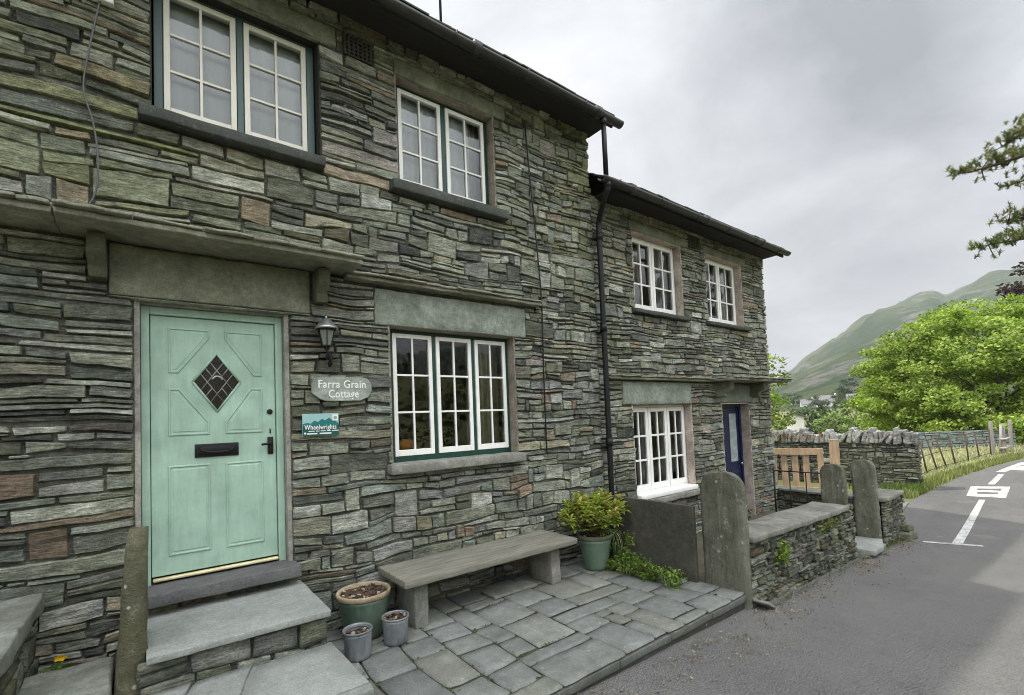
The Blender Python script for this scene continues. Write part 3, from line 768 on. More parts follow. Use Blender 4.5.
def gable(mb, x, y0, y1, z0, z1, zr, flip=False):
    f = [0, 1, 2, 3, 4]; mb.add([(x, y0, z0), (x, y1, z0), (x, y1, z1), (x, (y0 + y1) / 2, zr), (x, y0, z1)], [f[::-1] if flip else f], (.14, .15, .13))
g = MB(); gable(g, 4.79, .03, 6.7, -2.2, 3.98, 6.1); gable(g, -3.2, .03, 6.7, -2.2, 3.98, 6.1, True); g.add([(-3.2, 6.7, -2.2), (4.79, 6.7, -2.2), (4.79, 6.7, 3.98), (-3.2, 6.7, 3.98)], [[0, 1, 2, 3]], (.14, .15, .13))
obj('outer_wall', g, STONE2, A, False)
g = MB()
for y, x0, x1 in ((6.0, -3.1, 4.7), (3.2, -3.1, 4.7)):
    g.add([(x0, y, -1.2), (x1, y, -1.2), (x1, y, 3.9), (x0, y, 3.9)], [[0, 1, 2, 3]])
g.add([(1.4, .3, -1.2), (1.4, 3.2, -1.2), (1.4, 3.2, 3.9), (1.4, .3, 3.9)], [[0, 1, 2, 3]])
obj('inner_wall', g, PLASTER, A, False)
g = MB(); box(g, -3.1, 4.7, .06, 6.2, -1.3, -1.16); box(g, -3.1, 4.7, .06, 6.2, 1.45, 1.6); obj('floor', g, FLOORM, A, False)
g = MB(); box(g, -3.1, 4.7, .06, 6.2, 3.78, 3.86); box(g, -3.1, 4.7, .06, 6.2, 1.36, 1.44); obj('ceiling', g, CEIL, A, False)

def slate_roof(house, x0, x1, ez, ey, ridge_y, ridge_z, eave_top, back_y):
    g = MB(); rr = random.Random(int(x1 * 10)); th = .10
    # sheet with slate courses, front and back slope
    for (ya, za, yb, zb) in ((ey, ez, ridge_y, ridge_z), (back_y, ez, ridge_y, ridge_z)):
        n = 22
        for i in range(n):
            t0, t1 = i / n, (i + 1) / n + .012
            y0, z0, y1, z1 = lerp(ya, yb, t0), lerp(za, zb, t0), lerp(ya, yb, t1), lerp(za, zb, t1)
            x = x0
            while x < x1:
                w = min(rr.uniform(.24, .46), x1 - x); jy = rr.uniform(-.02, .02); up_ = .018 + rr.uniform(0, .012)
                if w < .05: break
                sgn = 1 if ya < yb else -1
                P = [(x + .003, y0 + jy * sgn, z0 + up_), (x + w - .003, y0 + jy * sgn * .5, z0 + up_), (x + w - .003, y1, z1 + .004), (x + .003, y1, z1 + .004)]
                Q = [(a, b, c - .016) for a, b, c in P]
                g.add(P + Q, [[0, 1, 2, 3], [7, 6, 5, 4], [0, 4, 5, 1], [1, 5, 6, 2], [3, 2, 6, 7], [0, 3, 7, 4]]); x += w
        g.add([(x0, ya, za), (x1, ya, za), (x1, yb, zb), (x0, yb, zb)], [[0, 1, 2, 3]])
    r = obj('roof', g, ROOFM, house, False)
    g = MB()   # soffit boards and rafter feet under the eave
    box(g, x0 + .1, x1 - .03, ey + .05, .06, ez - .075, ez - .05, .002); box(g, x0 + .1, x1 - .03, ey + .02, ey + .05, ez - .15, ez - .01, .003)
    obj('soffit', g, SOFFIT, r, False)
    g = MB(); tube(g, [(x0, ridge_y, ridge_z + .03), (x1, ridge_y, ridge_z + .03)], .1, 10); obj('ridge', g, ROOFM, r)
    return r
def gutter(house, x0, x1, y, z, rad=.062):
    g = MB(); n = 10
    prof = [(y + rad * cos(pi + pi * j / n), z + rad * sin(pi + pi * j / n)) for j in range(n + 1)]
    prof += [(y + rad * .86 * cos(2 * pi - pi * j / n), z + .002 + rad * .86 * sin(2 * pi - pi * j / n)) for j in range(n + 1)]
    k = max(2, int((x1 - x0) / .5)); loft(g, [[(lerp(x0, x1, i / k), a + .006 * nz(i * .5, 0, 1), b + .008 * nz(i * .4, 3, 1)) for a, b in prof] for i in range(k + 1)], (True, True))
    x = x0 + .6
    while x < x1:   # sockets
        tube(g, [(x - .04, y, z - .005), (x + .04, y, z - .005)], rad * 1.12, 12); x += 1.83
    gt = obj('gutter', g, GUTTER, house)
    x = x0 + .3
    while x < x1 - .1:
        b_ = MB(); tube(b_, [(x, y + .07, z + .05), (x, y + rad * .9, z - .02), (x, y + rad * .3, z - rad - .012), (x, y - rad * .7, z - rad * .8), (x, y - rad - .012, z + .01)], .009, 6)
        obj('gutter_bracket', b_, GUTTER, gt); x += .92
    return gt
slate_roof(A, -3.4, 4.92, 3.97, -.40, 3.35, 6.3, 0, 7.1)
gutter(A, -3.4, 4.96, -.45, 3.855)

# windows of the nearer cottage
window(A, *op_w, [(1.92, 2.36), (2.41, 2.85), (2.9, 3.325)], -.32, .92, GREEN, WHITE, SILLG, (1.79, 3.41, -.475, -.378, -.10), (1.70, 3.55, .965, 1.315), LINTEL, JAMB)
window(A, *op_u1, [(.09, .59), (.65, 1.155)], 2.51, 3.525, GREYGREEN, CREAM, SILL, (-.06, 1.25, 2.325, 2.415, -.10), (-.08, 1.4, 3.565, 3.735), LINTEL_OLIVE, SOFFIT)
window(A, *op_u2, [(2.055, 2.56), (2.625, 3.135)], 2.49, 3.515, GREEN, WHITE, SILL, (1.89, 3.3, 2.31, 2.415, -.10), (1.98, 3.37, 3.555, 3.725), LINTEL_OLIVE, JAMB)

# front door with its surround
g = MB()
box(g, -.064, -.012, .10, .2, -1.115, .968); box(g, .848, .902, .10, .2, -1.115, .968); box(g, -.012, .848, .101, .2, .908, .967)
D = obj('front_door', g, MINT, A, False)
g = MB(); box(g, -.008, .844, .125, .17, -1.06, .904)
def inset(poly, d):
    n = len(poly); out = []
    for i in range(n):
        p0, p1, p2 = Vector(poly[i - 1]), Vector(poly[i]), Vector(poly[(i + 1) % n])
        e1 = (p1 - p0).normalized(); e2 = (p2 - p1).normalized(); n1 = Vector((e1.y, -e1.x)); n2 = Vector((e2.y, -e2.x))
        k = (n1 + n2); k = k / max(.3, k.dot(n1)) if k.length > 1e-6 else n1
        q = p1 + k * d; out.append((q.x, q.y))
    return out
def panel(mb, poly, y=.125):
    rings = []
    for d, h in ((0, -.0005), (.005, .008), (.012, .009), (.018, .0008), (.027, .001), (.034, .005)):
        rings.append([(x, y - h, z) for x, z in inset(poly, d)])
    loft(mb, rings[::1], (False, True))
for poly in ([(.1, .82), (.372, .82), (.372, .749), (.166, .464), (.1, .464)], [(.474, .82), (.749, .82), (.749, .452), (.68, .452), (.474, .749)],
             [(.098, .348), (.172, .348), (.367, .083), (.367, -.02), (.098, -.02)], [(.474, -.02), (.474, .083), (.655, .353), (.748, .353), (.748, -.02)],
             [(.094, -.246), (.367, -.246), (.367, -.925), (.094, -.925)], [(.470, -.25), (.745, -.25), (.745, -.93), (.470, -.93)]): panel(g, poly)
obj('door_leaf', g, MINT, D, False)
cxd, czd = .419, .4
dia = [(cxd, .633), (.582, czd), (cxd, .163), (.257, czd)]
g = MB(); loft(g, [[(x, .1215, z) for x, z in dia], [(x, .1245, z) for x, z in dia]], (True, True)); obj('diamond_pane', g, DARKGLASS, D, False)
g = MB()
def came(p, q, r=.0045): tube(g, [(p[0], .1195, p[1]), (q[0], .1195, q[1])], r, 5)
def dp(u, v): return (cxd + (u - v) * .163, .163 + (u + v) * .235)
for t in (0, .3, .7, 1.): came(dp(t, 0), dp(t, 1)); came(dp(0, t), dp(1, t))
for t in (.5,): came(dp(t, 0), dp(t, .3)); came(dp(t, .7), dp(t, 1)); came(dp(0, t), dp(.3, t)); came(dp(.7, t), dp(1, t))
obj('leading', g, LEAD, D)
g = MB(); tube(g, smooth_path([(.385, .117, .42), (.41, .114, .445), (.44, .114, .44), (.457, .117, .418)], 4), .008, 6); obj('glass_motif', g, SILVER, D)
g = MB()
for (a, b), (c, d) in zip(dia, dia[1:] + dia[:1]): tube(g, [(a, .122, b), (c, .122, d)], .009, 6)
obj('pane_bead', g, MINT, D)
g = MB(); box(g, .265, .564, .113, .1235, -.196, -.092, .003); box(g, .285, .545, .105, .113, -.172, -.118, .004); tube(g, smooth_path([(.295, .108, -.115), (.33, .085, -.15), (.42, .078, -.16), (.5, .085, -.15), (.535, .108, -.115)], 5), .008, 6); obj('letterbox', g, BLACK, D)
g = MB(); lathe(g, (0, 0, 0), [(.0, 0), (.022, 0), (.022, .008), (.012, .01)], 20, (True, True)); gg = MB(); gg.add([(.8 + v[0], .1235 - v[2], .153 + v[1]) for v in g.v], g.f); obj('door_lock', gg, BLACK, D)
g = MB(); box(g, .778, .822, .112, .1235, -.205, -.06, .006); tube(g, [(.8, .112, -.115), (.8, .075, -.115), (.785, .07, -.115), (.725, .068, -.122)], [.013, .011, .011, .009], 8); lathe(g, (.8, .105, -.185), [(.009, 0), (.009, .01)], 8, (True, True)); box(g, .795, .805, .116, .1235, -.03, .01, .003); obj('door_handle', g, BLACK, D)
g = MB(); rbox(g, (.42, .112, -1.082), (.845, .045, .022), 9, .006, 0); obj('weather_strip', g, BRASS, D)
g = MB(); box(g, -.1, -.066, .02, .3, -1.12, 1.0, .003); box(g, .904, .94, .02, .3, -1.12, 1.0, .003); box(g, -.066, .904, .05, .3, .97, 1.0, .003); obj('reveal', g, CEMENT, D, False)
g = MB(); rbox(g, (.43, .0, -1.155), (1.06, .34, .09), .06, .006, .004, 6, 2); obj('threshold', g, THRESH, D)
g = MB(); rbox(g, (.44, .045, 1.19), (1.35, .12, .375), .06, .014, .008, 4, 8); obj('lintel', g, LINTEL_OLIVE, D)
def hood_slab(mb, a, b, y0, y1, z, th, seed):
    """thin riven slab with a ragged front edge, a second leaf lying on it"""
    rg = random.Random(seed + 40); x = a
    rbox(mb, ((a + b) / 2, (y0 + y1) / 2 + .02, z - th * .3), (b - a, y1 - y0 - .04, th * .8), .05, .006, .008, 7, seed + 1, nmax=40)
    while x < b - .02:
        L = min(rg.uniform(.18, .5), b - x); rbox(mb, (x + L / 2, (y0 + y1) / 2 + rg.uniform(-.012, .02), z + th * .3 + .004), (L - .004, y1 - y0, th * rg.uniform(.35, .6)), .04, .006, .009, 9, seed + x * 3, rot=Matrix.Rotation(rg.gauss(0, .012), 3, 'Y'), nmax=30); x += L
# long slate hood with its two brackets, and the drip stone over the window
g = MB()
for i, (a, b) in enumerate(((-3.2, -1.35), (-1.34, -.49), (-.48, 1.46))):
    hood_slab(g, a, b, -.43 + .02 * (i % 2), .08, 1.43, .05, i)
H = obj('door_hood', g, LICHENY, A)
for x in (-.292, 1.19):
    g = MB()
    def tp(w, h): 
        if w.y < 0 and w.z < 0: w = Vector((w.x, w.y * .35, w.z))
        return w
    rbox(g, (x, -.06, 1.235), (.10, .27, .28), .05, .010, .008, 6, x, tap=tp); obj('bracket', g, BRACK, H)
g = MB()
for i, (a, b) in enumerate(((1.41, 2.62), (2.63, 3.74))): hood_slab(g, a, b, -.145, .09, 1.385, .042, i + 7)
obj('drip_stone', g, LICHENY, A)
def vent(house, x0, x1, z0, z1, m):
    g = MB(); n = 6
    box(g, x0, x1, .02, .05, z0, z1, .002)
    for i in range(n + 1):
        x = lerp(x0 + .012, x1 - .012, i / n); box(g, x - .01, x + .01, -.004, .021, z0, z1, .003)
    for i in range(n):
        z = lerp(z0 + .012, z1 - .012, i / (n - 1)); box(g, x0, x1, -.001, .022, z - .009, z + .009, .003)
    return obj('air_vent', g, m, house, False)
vent(A, 1.47, 1.75, 3.545, 3.76, mat_metal('terracotta vent', (.04, .036, .03), .8))

# ------------------------------------------------------------------ the farther cottage
B = thing('stone_cottage', 'lower slate cottage on the right with white windows and navy door', 'house', (7.2, 0, -2.0))
op_a = (5.67, 6.9, 1.55, 2.72); op_b = (7.64, 8.87, 1.55, 2.74); op_c = (5.49, 6.965, -1.22, .14); op_d = (7.91, 8.85, -2.06, .14)
OPEN += [op_a, op_b, op_c, op_d]
holesB = [op_a, op_b, op_c, op_d, (5.60, 6.98, 2.72, 2.88), (7.58, 8.96, 2.74, 2.88), (7.13, 7.5, 2.76, 3.0), (5.27, 6.96, .14, .49), (4.95, 9.6, .49, .57), (7.74, 9.02, .14, .47), (5.44, 7.06, -1.31, -1.22), (5.6, 7.0, 1.48, 1.55), (7.56, 8.98, 1.48, 1.55)]
def hfB(r, x, z): return r.uniform(.11, .14) if r.random() < .12 else r.choice([.035, .045, .05, .06, .07, .085])
def lfB(r, x, z, h): return clamp(r.lognormvariate(math.log(.25), .5), .08, .6)
def colB(r, x, z): return stone_col(r, .5 * sstep(2.3, 3.1, z) + .12, .14, .18)
g = MB(); rB = random.Random(4)
masonry(g, lambda x, z, d: (x, -d + .004, z), 4.8, 9.78, -2.2, 3.06, holesB, rB, hfB, lfB, colB, warp=.025)
obj('facade_wall', g, STONE2, B, False)
g = MB(); gable(g, 9.775, .03, 6.3, -2.3, 3.06, 5.1); g.add([(4.8, 6.3, -2.2), (9.775, 6.3, -2.2), (9.775, 6.3, 3.06), (4.8, 6.3, 3.06)], [[0, 1, 2, 3]], (.14, .15, .13)); obj('outer_wall', g, STONE2, B, False)
g = MB(); g.add([(4.85, 3.4, -2), (9.7, 3.4, -2), (9.7, 3.4, 3), (4.85, 3.4, 3)], [[0, 1, 2, 3]]); g.add([(7.45, .3, -2), (7.45, 3.4, -2), (7.45, 3.4, 3), (7.45, .3, 3)], [[0, 1, 2, 3]]); obj('inner_wall', g, PLASTER, B, False)
g = MB(); box(g, 4.85, 9.7, .06, 6.1, -2.1, -1.98); box(g, 4.85, 9.7, .06, 6.1, .62, .75); obj('floor', g, FLOORM, B, False)
g = MB(); box(g, 4.85, 9.7, .06, 6.1, 2.92, 3.0); box(g, 4.85, 9.7, .06, 6.1, .52, .6); obj('ceiling', g, CEIL, B, False)
slate_roof(B, 4.81, 9.86, 3.10, -.40, 3.1, 5.2, 0, 6.6)
gutter(B, 4.52, 9.86, -.45, 3.02)
window(B, *op_a, [(5.74, 6.285), (6.295, 6.86)], 1.60, 2.69, WHITE, WHITE, SILL, (5.58, 7.0, 1.485, 1.548, -.07), (5.60, 6.98, 2.73, 2.875), LINTEL_OLIVE, RENDERM, .13, stile=.055, bar=.026)
window(B, *op_b, [(7.71, 8.255), (8.265, 8.82)], 1.60, 2.71, WHITE, WHITE, SILL, (7.54, 9.0, 1.485, 1.548, -.07), (7.58, 8.96, 2.75, 2.875), LINTEL_OLIVE, RENDERM, .13, stile=.055, bar=.026)
wc = window(B, *op_c, [(5.54, 5.985), (5.995, 6.46), (6.47, 6.93)], -1.13, .10, WHITE, WHITE, SILLG, (5.43, 7.07, -1.31, -1.225, -.08), (5.27, 6.96, .145, .485), LINTEL, RENDERM, .13, stile=.06, bar=.028)
g = MB(); rbox(g, (6.225, .05, -1.185), (1.44, .22, .07), 9, .01, 0); obj('timber_sill', g, WHITE, wc)
# navy door
g = MB(); box(g, 7.925, 7.985, .15, .24, -2.0, .12); box(g, 8.775, 8.835, .15, .24, -2.0, .12); box(g, 7.985, 8.775, .151, .24, .06, .119); d2 = obj('front_door', g, NAVY, B, False)
g = MB(); box(g, 7.99, 8.77, .17, .215, -1.97, .055); 
for a, b in ((8.06, 8.35), (8.41, 8.70)):
    panel(g, [(a, -1.08), (b, -1.08), (b, -1.85), (a, -1.85)], .17)
obj('door_leaf', g, NAVY, d2, False)
for a, b in ((8.42, 8.66),):
    g = MB(); box(g, a, b, .160, .169, -.93, -.05, .002); obj('glass_panel', g, GREYGLASS, d2, False)
g = MB(); lathe(g, (0, 0, 0), [(.008, 0), (.008, .03), (.024, .04), (.024, .055), (.01, .065)], 14, (True, True)); gg = MB(); gg.add([(8.72 + v[0], .169 - v[2], -.98 + v[1]) for v in g.v], g.f); obj('door_knob', gg, SILVER, d2)
g = MB(); box(g, 7.89, 7.91, .0, .34, -2.06, .14, .003); box(g, 8.85, 8.872, -.004, .34, -2.06, .14, .003); box(g, 7.91, 8.85, .01, .34, .122, .142, .003); obj('reveal', g, RENDERM, d2, False)
g = MB(); rbox(g, (8.38, .05, .305), (1.26, .12, .32), .07, .014, .008, 4, 1); obj('lintel', g, LINTEL, d2)
g = MB(); rbox(g, (8.38, .0, -2.03), (1.0, .5, .09), .08, .015, .006, 4, 1); obj('threshold', g, STEP, d2)
g = MB()
for i, (a, b, y) in enumerate(((4.93, 6.2, -.13), (6.21, 7.5, -.14), (7.51, 9.62, -.5))): hood_slab(g, a, b, y, .08, .535, .045, i + 15)
H2 = obj('door_hood', g, LICHENY, B)
for x in (7.78, 8.98):
    g = MB(); rbox(g, (x, -.10, .37), (.13, .36, .26), .06, .02, .010, 4, x, tap=tp); obj('bracket', g, LINTEL_OLIVE, H2)
vent(B, 7.14, 7.48, 2.78, 2.98, mat_metal('dark vent', (.05, .045, .035), .8))

# downpipe between the two houses (belongs to the lower one)
g = MB(); xp = 4.82
tube(g, smooth_path([(4.64, -.45, 2.98), (4.64, -.45, 2.90), (4.65, -.40, 2.84), (4.78, -.18, 2.68), (xp, -.115, 2.6), (xp, -.11, 2.45)], 5) + [Vector((xp, -.11, z)) for z in (2.2, 1.7, 1.2, .6, 0, -.6, -1.2, -1.72)], .037, 12)
for z in (2.42, 1.18, -.35): tube(g, [(xp, -.11, z - .05), (xp, -.11, z + .05)], .048, 12)
tube(g, [(4.64, -.45, 2.91), (4.64, -.45, 2.97)], .047, 12)
dpip = obj('downpipe', g, BLACK, B)
for z in (2.40, 1.12, -.3, -.42):
    g = MB(); box(g, xp - .075, xp + .075, -.075, -.03, z - .012, z + .012, .003); obj('pipe_bracket', g, BLACK, dpip, False)
g = MB(); tube(g, [(4.62, -.45, 3.80), (4.62, -.45, 3.05)], .032, 12); tube(g, [(4.62, -.45, 3.8), (4.62, -.45, 3.72)], .042, 12); obj('downpipe', g, BLACK, A)
g = MB(); tube(g, smooth_path([(3.66, -.025, 3.66), (3.70, -.03, 3.0), (3.76, -.03, 2.2), (3.80, -.035, 1.45), (3.79, -.03, .6), (3.785, -.03, -.3), (3.79, -.03, -.42)], 5), .009, 6); obj('aerial_lead', g, BLACK, A)
t = obj('aerial_pole', MB(), BLACK, None, loc=(2.72, .3, 4.3)); bpy.data.objects.remove(t)
g = MB(); tube(g, [(2.72, .3, 4.3), (2.72, .3, 6.3)], .016, 8); box(g, 2.68, 2.76, .26, .34, 4.3, 4.34, .004); tube(g, [(2.4, .3, 6.1), (3.1, .3, 6.1)], .01, 6)
for k in range(6): tube(g, [(2.45 + k * .11, .1, 6.1), (2.45 + k * .11, .5, 6.1)], .005, 5)
tag(obj('roof_aerial', g, BLACK, loc=(2.72, .3, 4.3)), 'thin dark aerial pole standing on the nearer cottage roof', 'aerial')

# white junction box and its hanging cable
g = MB(); box(g, -.34, -.2, -.075, -.022, 3.10, 3.24, .008); tag(obj('junction_box', g, PLASTICW, loc=(-.27, -.02, 3.1)), 'small white plastic box high on the wall left of the upper window', 'junction box')
g = MB(); tube(g, smooth_path([(-.275, -.045, 3.12), (-.31, -.04, 2.9), (-.345, -.04, 2.66), (-.365, -.04, 2.42), (-.315, -.045, 2.2), (-.29, -.045, 1.95), (-.30, -.05, 1.72), (-.35, -.05, 1.58), (-.40, -.055, 1.545)], 6), .0062, 7)
tag(obj('cable', g, mat_metal('grey flex', (.075, .08, .08), .5), loc=(-.3, -.04, 1.5)), 'grey cable hanging down the wall from the white box', 'cable')

# ------------------------------------------------------------------ lantern and signs
T = thing('wall_lantern', 'black wall lantern with pewter cap beside the pale green door', 'lantern', (1.26, 0, .55))
lx, ly = 1.205, -.15
g = MB(); lathe(g, (0, 0, 0), [(.04, 0), (.05, .012), (.03, .02)], 16, (True, True)); gg = MB(); gg.add([(1.265 + v[0] * .8, -.018 - v[2], .575 + v[1] * 1.7) for v in g.v], g.f); obj('back_plate', gg, BLACK, T)
g = MB(); tube(g, smooth_path([(1.262, -.03, .545), (1.255, -.08, .53), (1.24, -.12, .57), (1.21, -.15, .63), (lx, ly, .68)], 5), [.014] * 21, 8); tube(g, smooth_path([(1.262, -.03, .60), (1.24, -.07, .62), (1.225, -.10, .59), (1.24, -.085, .565)], 4), .009, 6); lathe(g, (lx, ly, .655), [(.012, 0), (.03, .015), (.022, .03), (.048, .045)], 14, (True, True)); obj('arm', g, BLACK, T)
def hexr(r, z): return [(lx + r * cos(pi / 3 * k + .3), ly + r * sin(pi / 3 * k + .3), z) for k in range(6)]
g = MB(); loft(g, [hexr(.048, .705), hexr(.085, .865)], (True, True)); obj('lantern_glass', g, LANTGLASS, T, False)
g = MB()
for p_, q_ in zip(hexr(.05, .70), hexr(.088, .868)): tube(g, [p_, q_], .006, 5)
loft(g, [hexr(.056, .692), hexr(.056, .706)], (True, True)); loft(g, [hexr(.095, .862), hexr(.112, .872), hexr(.112, .88)], (True, True)); obj('cage', g, BLACK, T, False)
g = MB(); lathe(g, (lx, ly, .88), [(.122, 0), (.112, .02), (.085, .05), (.06, .085), (.04, .105), (.015, .115)], 24, (True, True)); obj('cap', g, SILVER, T)
g = MB(); lathe(g, (lx, ly, .992), [(.008, 0), (.016, .012), (.008, .024), (.004, .05)], 10, (True, True)); obj('finial', g, SILVER, T)

T.scale = (.82, .82, .82); T.location.z = .585
T = thing('name_plaque', 'rounded grey slate plaque with white lettering right of the lantern', 'sign', (1.37, -.02, .24))
out = []
for x, z in ((1.10, .30), (1.17, .245), (1.22, .23), (1.52, .23), (1.60, .26), (1.635, .32), (1.635, .385), (1.60, .435), (1.55, .445), (1.18, .445), (1.125, .43), (1.10, .38)): out.append((x + R.uniform(-.004, .004), z + R.uniform(-.004, .004)))
inn = inset(out[::-1], .006)[::-1]
cz = .338
def shrink(k, y): return [(lerp(1.367, x, k), y, lerp(cz, z, k)) for x, z in out]
g = MB(); loft(g, [shrink(.99, -.018), shrink(1., -.03), shrink(1., -.038), shrink(.975, -.042)], (True, True)); obj('board', g, SIGNST, T, False)
obj('lettering', text_mb('Farra Grain', .098, (1.368, -.0435, .379), .003, .0012, .42), LETTER, T, False)
obj('lettering', text_mb('Cottage', .098, (1.378, -.0435, .292), .003, .0012, .265), LETTER, T, False)

T = thing('holiday_sign', 'small teal sign with mountain picture below the slate plaque', 'sign', (1.175, -.02, -.07))
g = MB(); box(g, 1.022, 1.328, -.036, -.022, -.072, .122, .003); obj('board', g, SIGNBLUE, T, False)
prof = [(1.024, .035), (1.06, .045), (1.09, .036), (1.12, .062), (1.15, .05), (1.185, .076), (1.21, .062), (1.245, .085), (1.275, .06), (1.3, .055), (1.326, .03)]
def flat(pr, zb, y, th=.0015):
    m_ = MB(); v = [(x, y, z) for x, z in pr] + [(pr[-1][0], y, zb), (pr[0][0], y, zb)]; v2 = [(x, y + th, z) for x, y, z in v]; n = len(v)
    m_.add(v + v2, [list(range(n))[::-1], [n + i for i in range(n)]] + [[i, (i + 1) % n, n + (i + 1) % n, n + i] for i in range(n)]); return m_
obj('mountain_picture', flat(prof, -.01, -.0375), SIGNTEAL, T, False)
obj('lower_band', flat([(1.024, .012), (1.1, .02), (1.2, .006), (1.326, .018)], -.07, -.0385), SIGNDARK, T, False)
obj('lettering', text_mb('Wheelwrights', .06, (1.172, -.0395, .003), .0015, .0008, .268), LETTER, T, False)
g = MB(); x = 1.07
for w in (.05, .03, .045, .03, .06):
    box(g, x, x + w, -.0398, -.0384, -.0325, -.0255, .0004); x += w + .01
x = 1.058
for w in (.085, .1): box(g, x, x + w, -.0398, -.0384, -.056, -.045, .0004); x += w + .018
obj('small_print', g, LETTER, T, False)
g = MB(); lathe(g, (0, 0, 0), [(.009, 0), (.009, .0015)], 12, (True, True)); gg = MB(); gg.add([(1.042 + v[0], -.0385 - v[2], -.046 + v[1]) for v in g.v], g.f); obj('dot', gg, LETTER, T, False)
g = MB(); box(g, 1.272, 1.322, -.0385, -.0362, .058, .112, .0005); obj('emblem', g, LETTER, T, False)
g = MB(); lathe(g, (0, 0, 0), [(.015, 0), (.015, .0015)], 16, (True, True)); gg = MB(); gg.add([(1.297 + v[0], -.0386 - v[2], .085 + v[1]) for v in g.v], g.f); obj('emblem_disc', gg, mat_paint('grey print', (.35, .33, .38), .5, .1, wood=False), T, False)

# ------------------------------------------------------------------ things behind the glass, with pale sheets added for sky reflection
def curtain(x0, x1, z0, z1, y, m, label, seed):
    am = .004 if m is REFLSHEET else .03
    g = MB(); n = 60; rows = 10; vs = []
    for i in range(n + 1):
        for j in range(rows + 1):
            t = i / n; v = j / rows; w = x1 - x0
            vs.append((lerp(x0, x1, t) + .012 * nz(t * 9, v * 2, seed), y + am * sin(t * w / .075 * 2 * pi + nz(v * 2, seed, 0)) * (1 - .3 * v) + am * .7 * nz(t * 4, v * 2, seed), lerp(z0, z1, v)))
    fs = [[i * (rows + 1) + j, (i + 1) * (rows + 1) + j, (i + 1) * (rows + 1) + j + 1, i * (rows + 1) + j + 1] for i in range(n) for j in range(rows)]
    g.add(vs, fs); g2 = MB(); g2.add([(x, y + .004, z) for x, y, z in vs], [f[::-1] for f in fs]); g.add(g2.v, g2.f)
    tag(obj('curtain', g, m, loc=((x0 + x1) / 2, y, z0)), label, 'curtain')
curtain(2.92, 3.36, -.36, .95, .36, CURTAIN, 'beige curtain behind the right casement of the three-light window', 1)
curtain(2.96, 3.2, 2.46, 3.53, .26, NET, 'pale curtain behind the upper window near the eaves', 2)
curtain(2.64, 2.98, 2.45, 3.55, .215, REFLSHEET, 'added pale blind behind the right casement of the upper window near the eaves', 8)
curtain(.05, 1.2, 2.45, 3.55, .215, REFLSHEET, 'added pale blind behind the upper left window', 12)
curtain(2.03, 2.60, 2.45, 3.55, .215, REFLSHEET, 'added pale blind behind the left casement of the upper window near the eaves', 13)
curtain(5.72, 6.2, 1.58, 2.7, .26, NET, 'pale curtain at the left of the first white upper window', 21)
curtain(6.5, 6.88, 1.58, 2.7, .26, NET, 'pale curtain at the right of the first white upper window', 22)
curtain(7.7, 8.1, 1.58, 2.7, .26, NET, 'pale curtain at the left of the upper window above the navy door', 23)
curtain(8.45, 8.85, 1.58, 2.7, .26, NET, 'pale curtain at the right of the upper window above the navy door', 24)
curtain(6.05, 6.4, -1.18, .12, .42, NET, 'pale net curtain in the middle light of the white ground floor window', 25)
curtain(6.62, 6.95, -1.18, .12, .40, CURTAIN, 'beige curtain in the right light of the white ground floor window', 3)
curtain(5.5, 5.72, -1.18, .12, .40, CURTAIN, 'beige curtain in the left light of the white ground floor window', 4)
g = MB()
rbox(g, (2.61, .34, -.30), (1.5, .26, .03), 9, .006, 0); ws_ = obj('window_board', g, WHITE, A, False)

# ------------------------------------------------------------------ foliage tools
def leafcloud(mb, pts, size, rng, cols, upb=.35, asp=.5, fold=.15, nrm=None, jit=1.):
    """one small folded leaf (two faces) at each point"""
    n = len(pts); P = np.asarray(pts, float); r = np.random.RandomState(rng.randrange(1 << 30))
    N_ = r.normal(size=(n, 3)) * jit; N_[:, 2] += upb * 2
    if nrm is not None: N_ += np.asarray(nrm)
    N_ /= np.linalg.norm(N_, axis=1)[:, None]
    D_ = r.normal(size=(n, 3)); D_ -= (D_ * N_).sum(1)[:, None] * N_; D_ /= np.linalg.norm(D_, axis=1)[:, None]
    S_ = np.cross(N_, D_); L = size * r.uniform(.65, 1.3, (n, 1)); Wd = L * asp
    base = P - D_ * L * .5; tip = P + D_ * L * .5 - N_ * L * .12; mid = P + N_ * L * fold * .5
    a = P + S_ * Wd * .5 - N_ * L * fold * .3; b = P - S_ * Wd * .5 - N_ * L * fold * .3
    V = np.stack([base, a, tip, b], 1).reshape(-1, 3)
    b0 = len(mb.v); mb.v.extend(map(tuple, V.tolist())); mb.hascol = True
    idx = (np.arange(n) * 4 + b0)[:, None] + np.array([[0, 1, 2, 3]]); mb.f.extend(idx.tolist())
    ca = np.asarray(cols, float)[r.randint(0, len(cols), n)] * r.uniform(.75, 1.25, (n, 1))
    mb.c.extend(map(tuple, np.repeat(ca, 4, 0).tolist()))

def blob_points(rng, c, rad, n, shell=.55):
    out = []
    for _ in range(n):
        while True:
            v = Vector((rng.uniform(-1, 1), rng.uniform(-1, 1), rng.uniform(-1, 1)))
            if .01 < v.length < 1: break
        v = v.normalized() * (shell + (1 - shell) * rng.random() ** .6) if rng.random() < .8 else v
        out.append((c[0] + v.x * rad[0], c[1] + v.y * rad[1], c[2] + v.z * rad[2]))
    return out

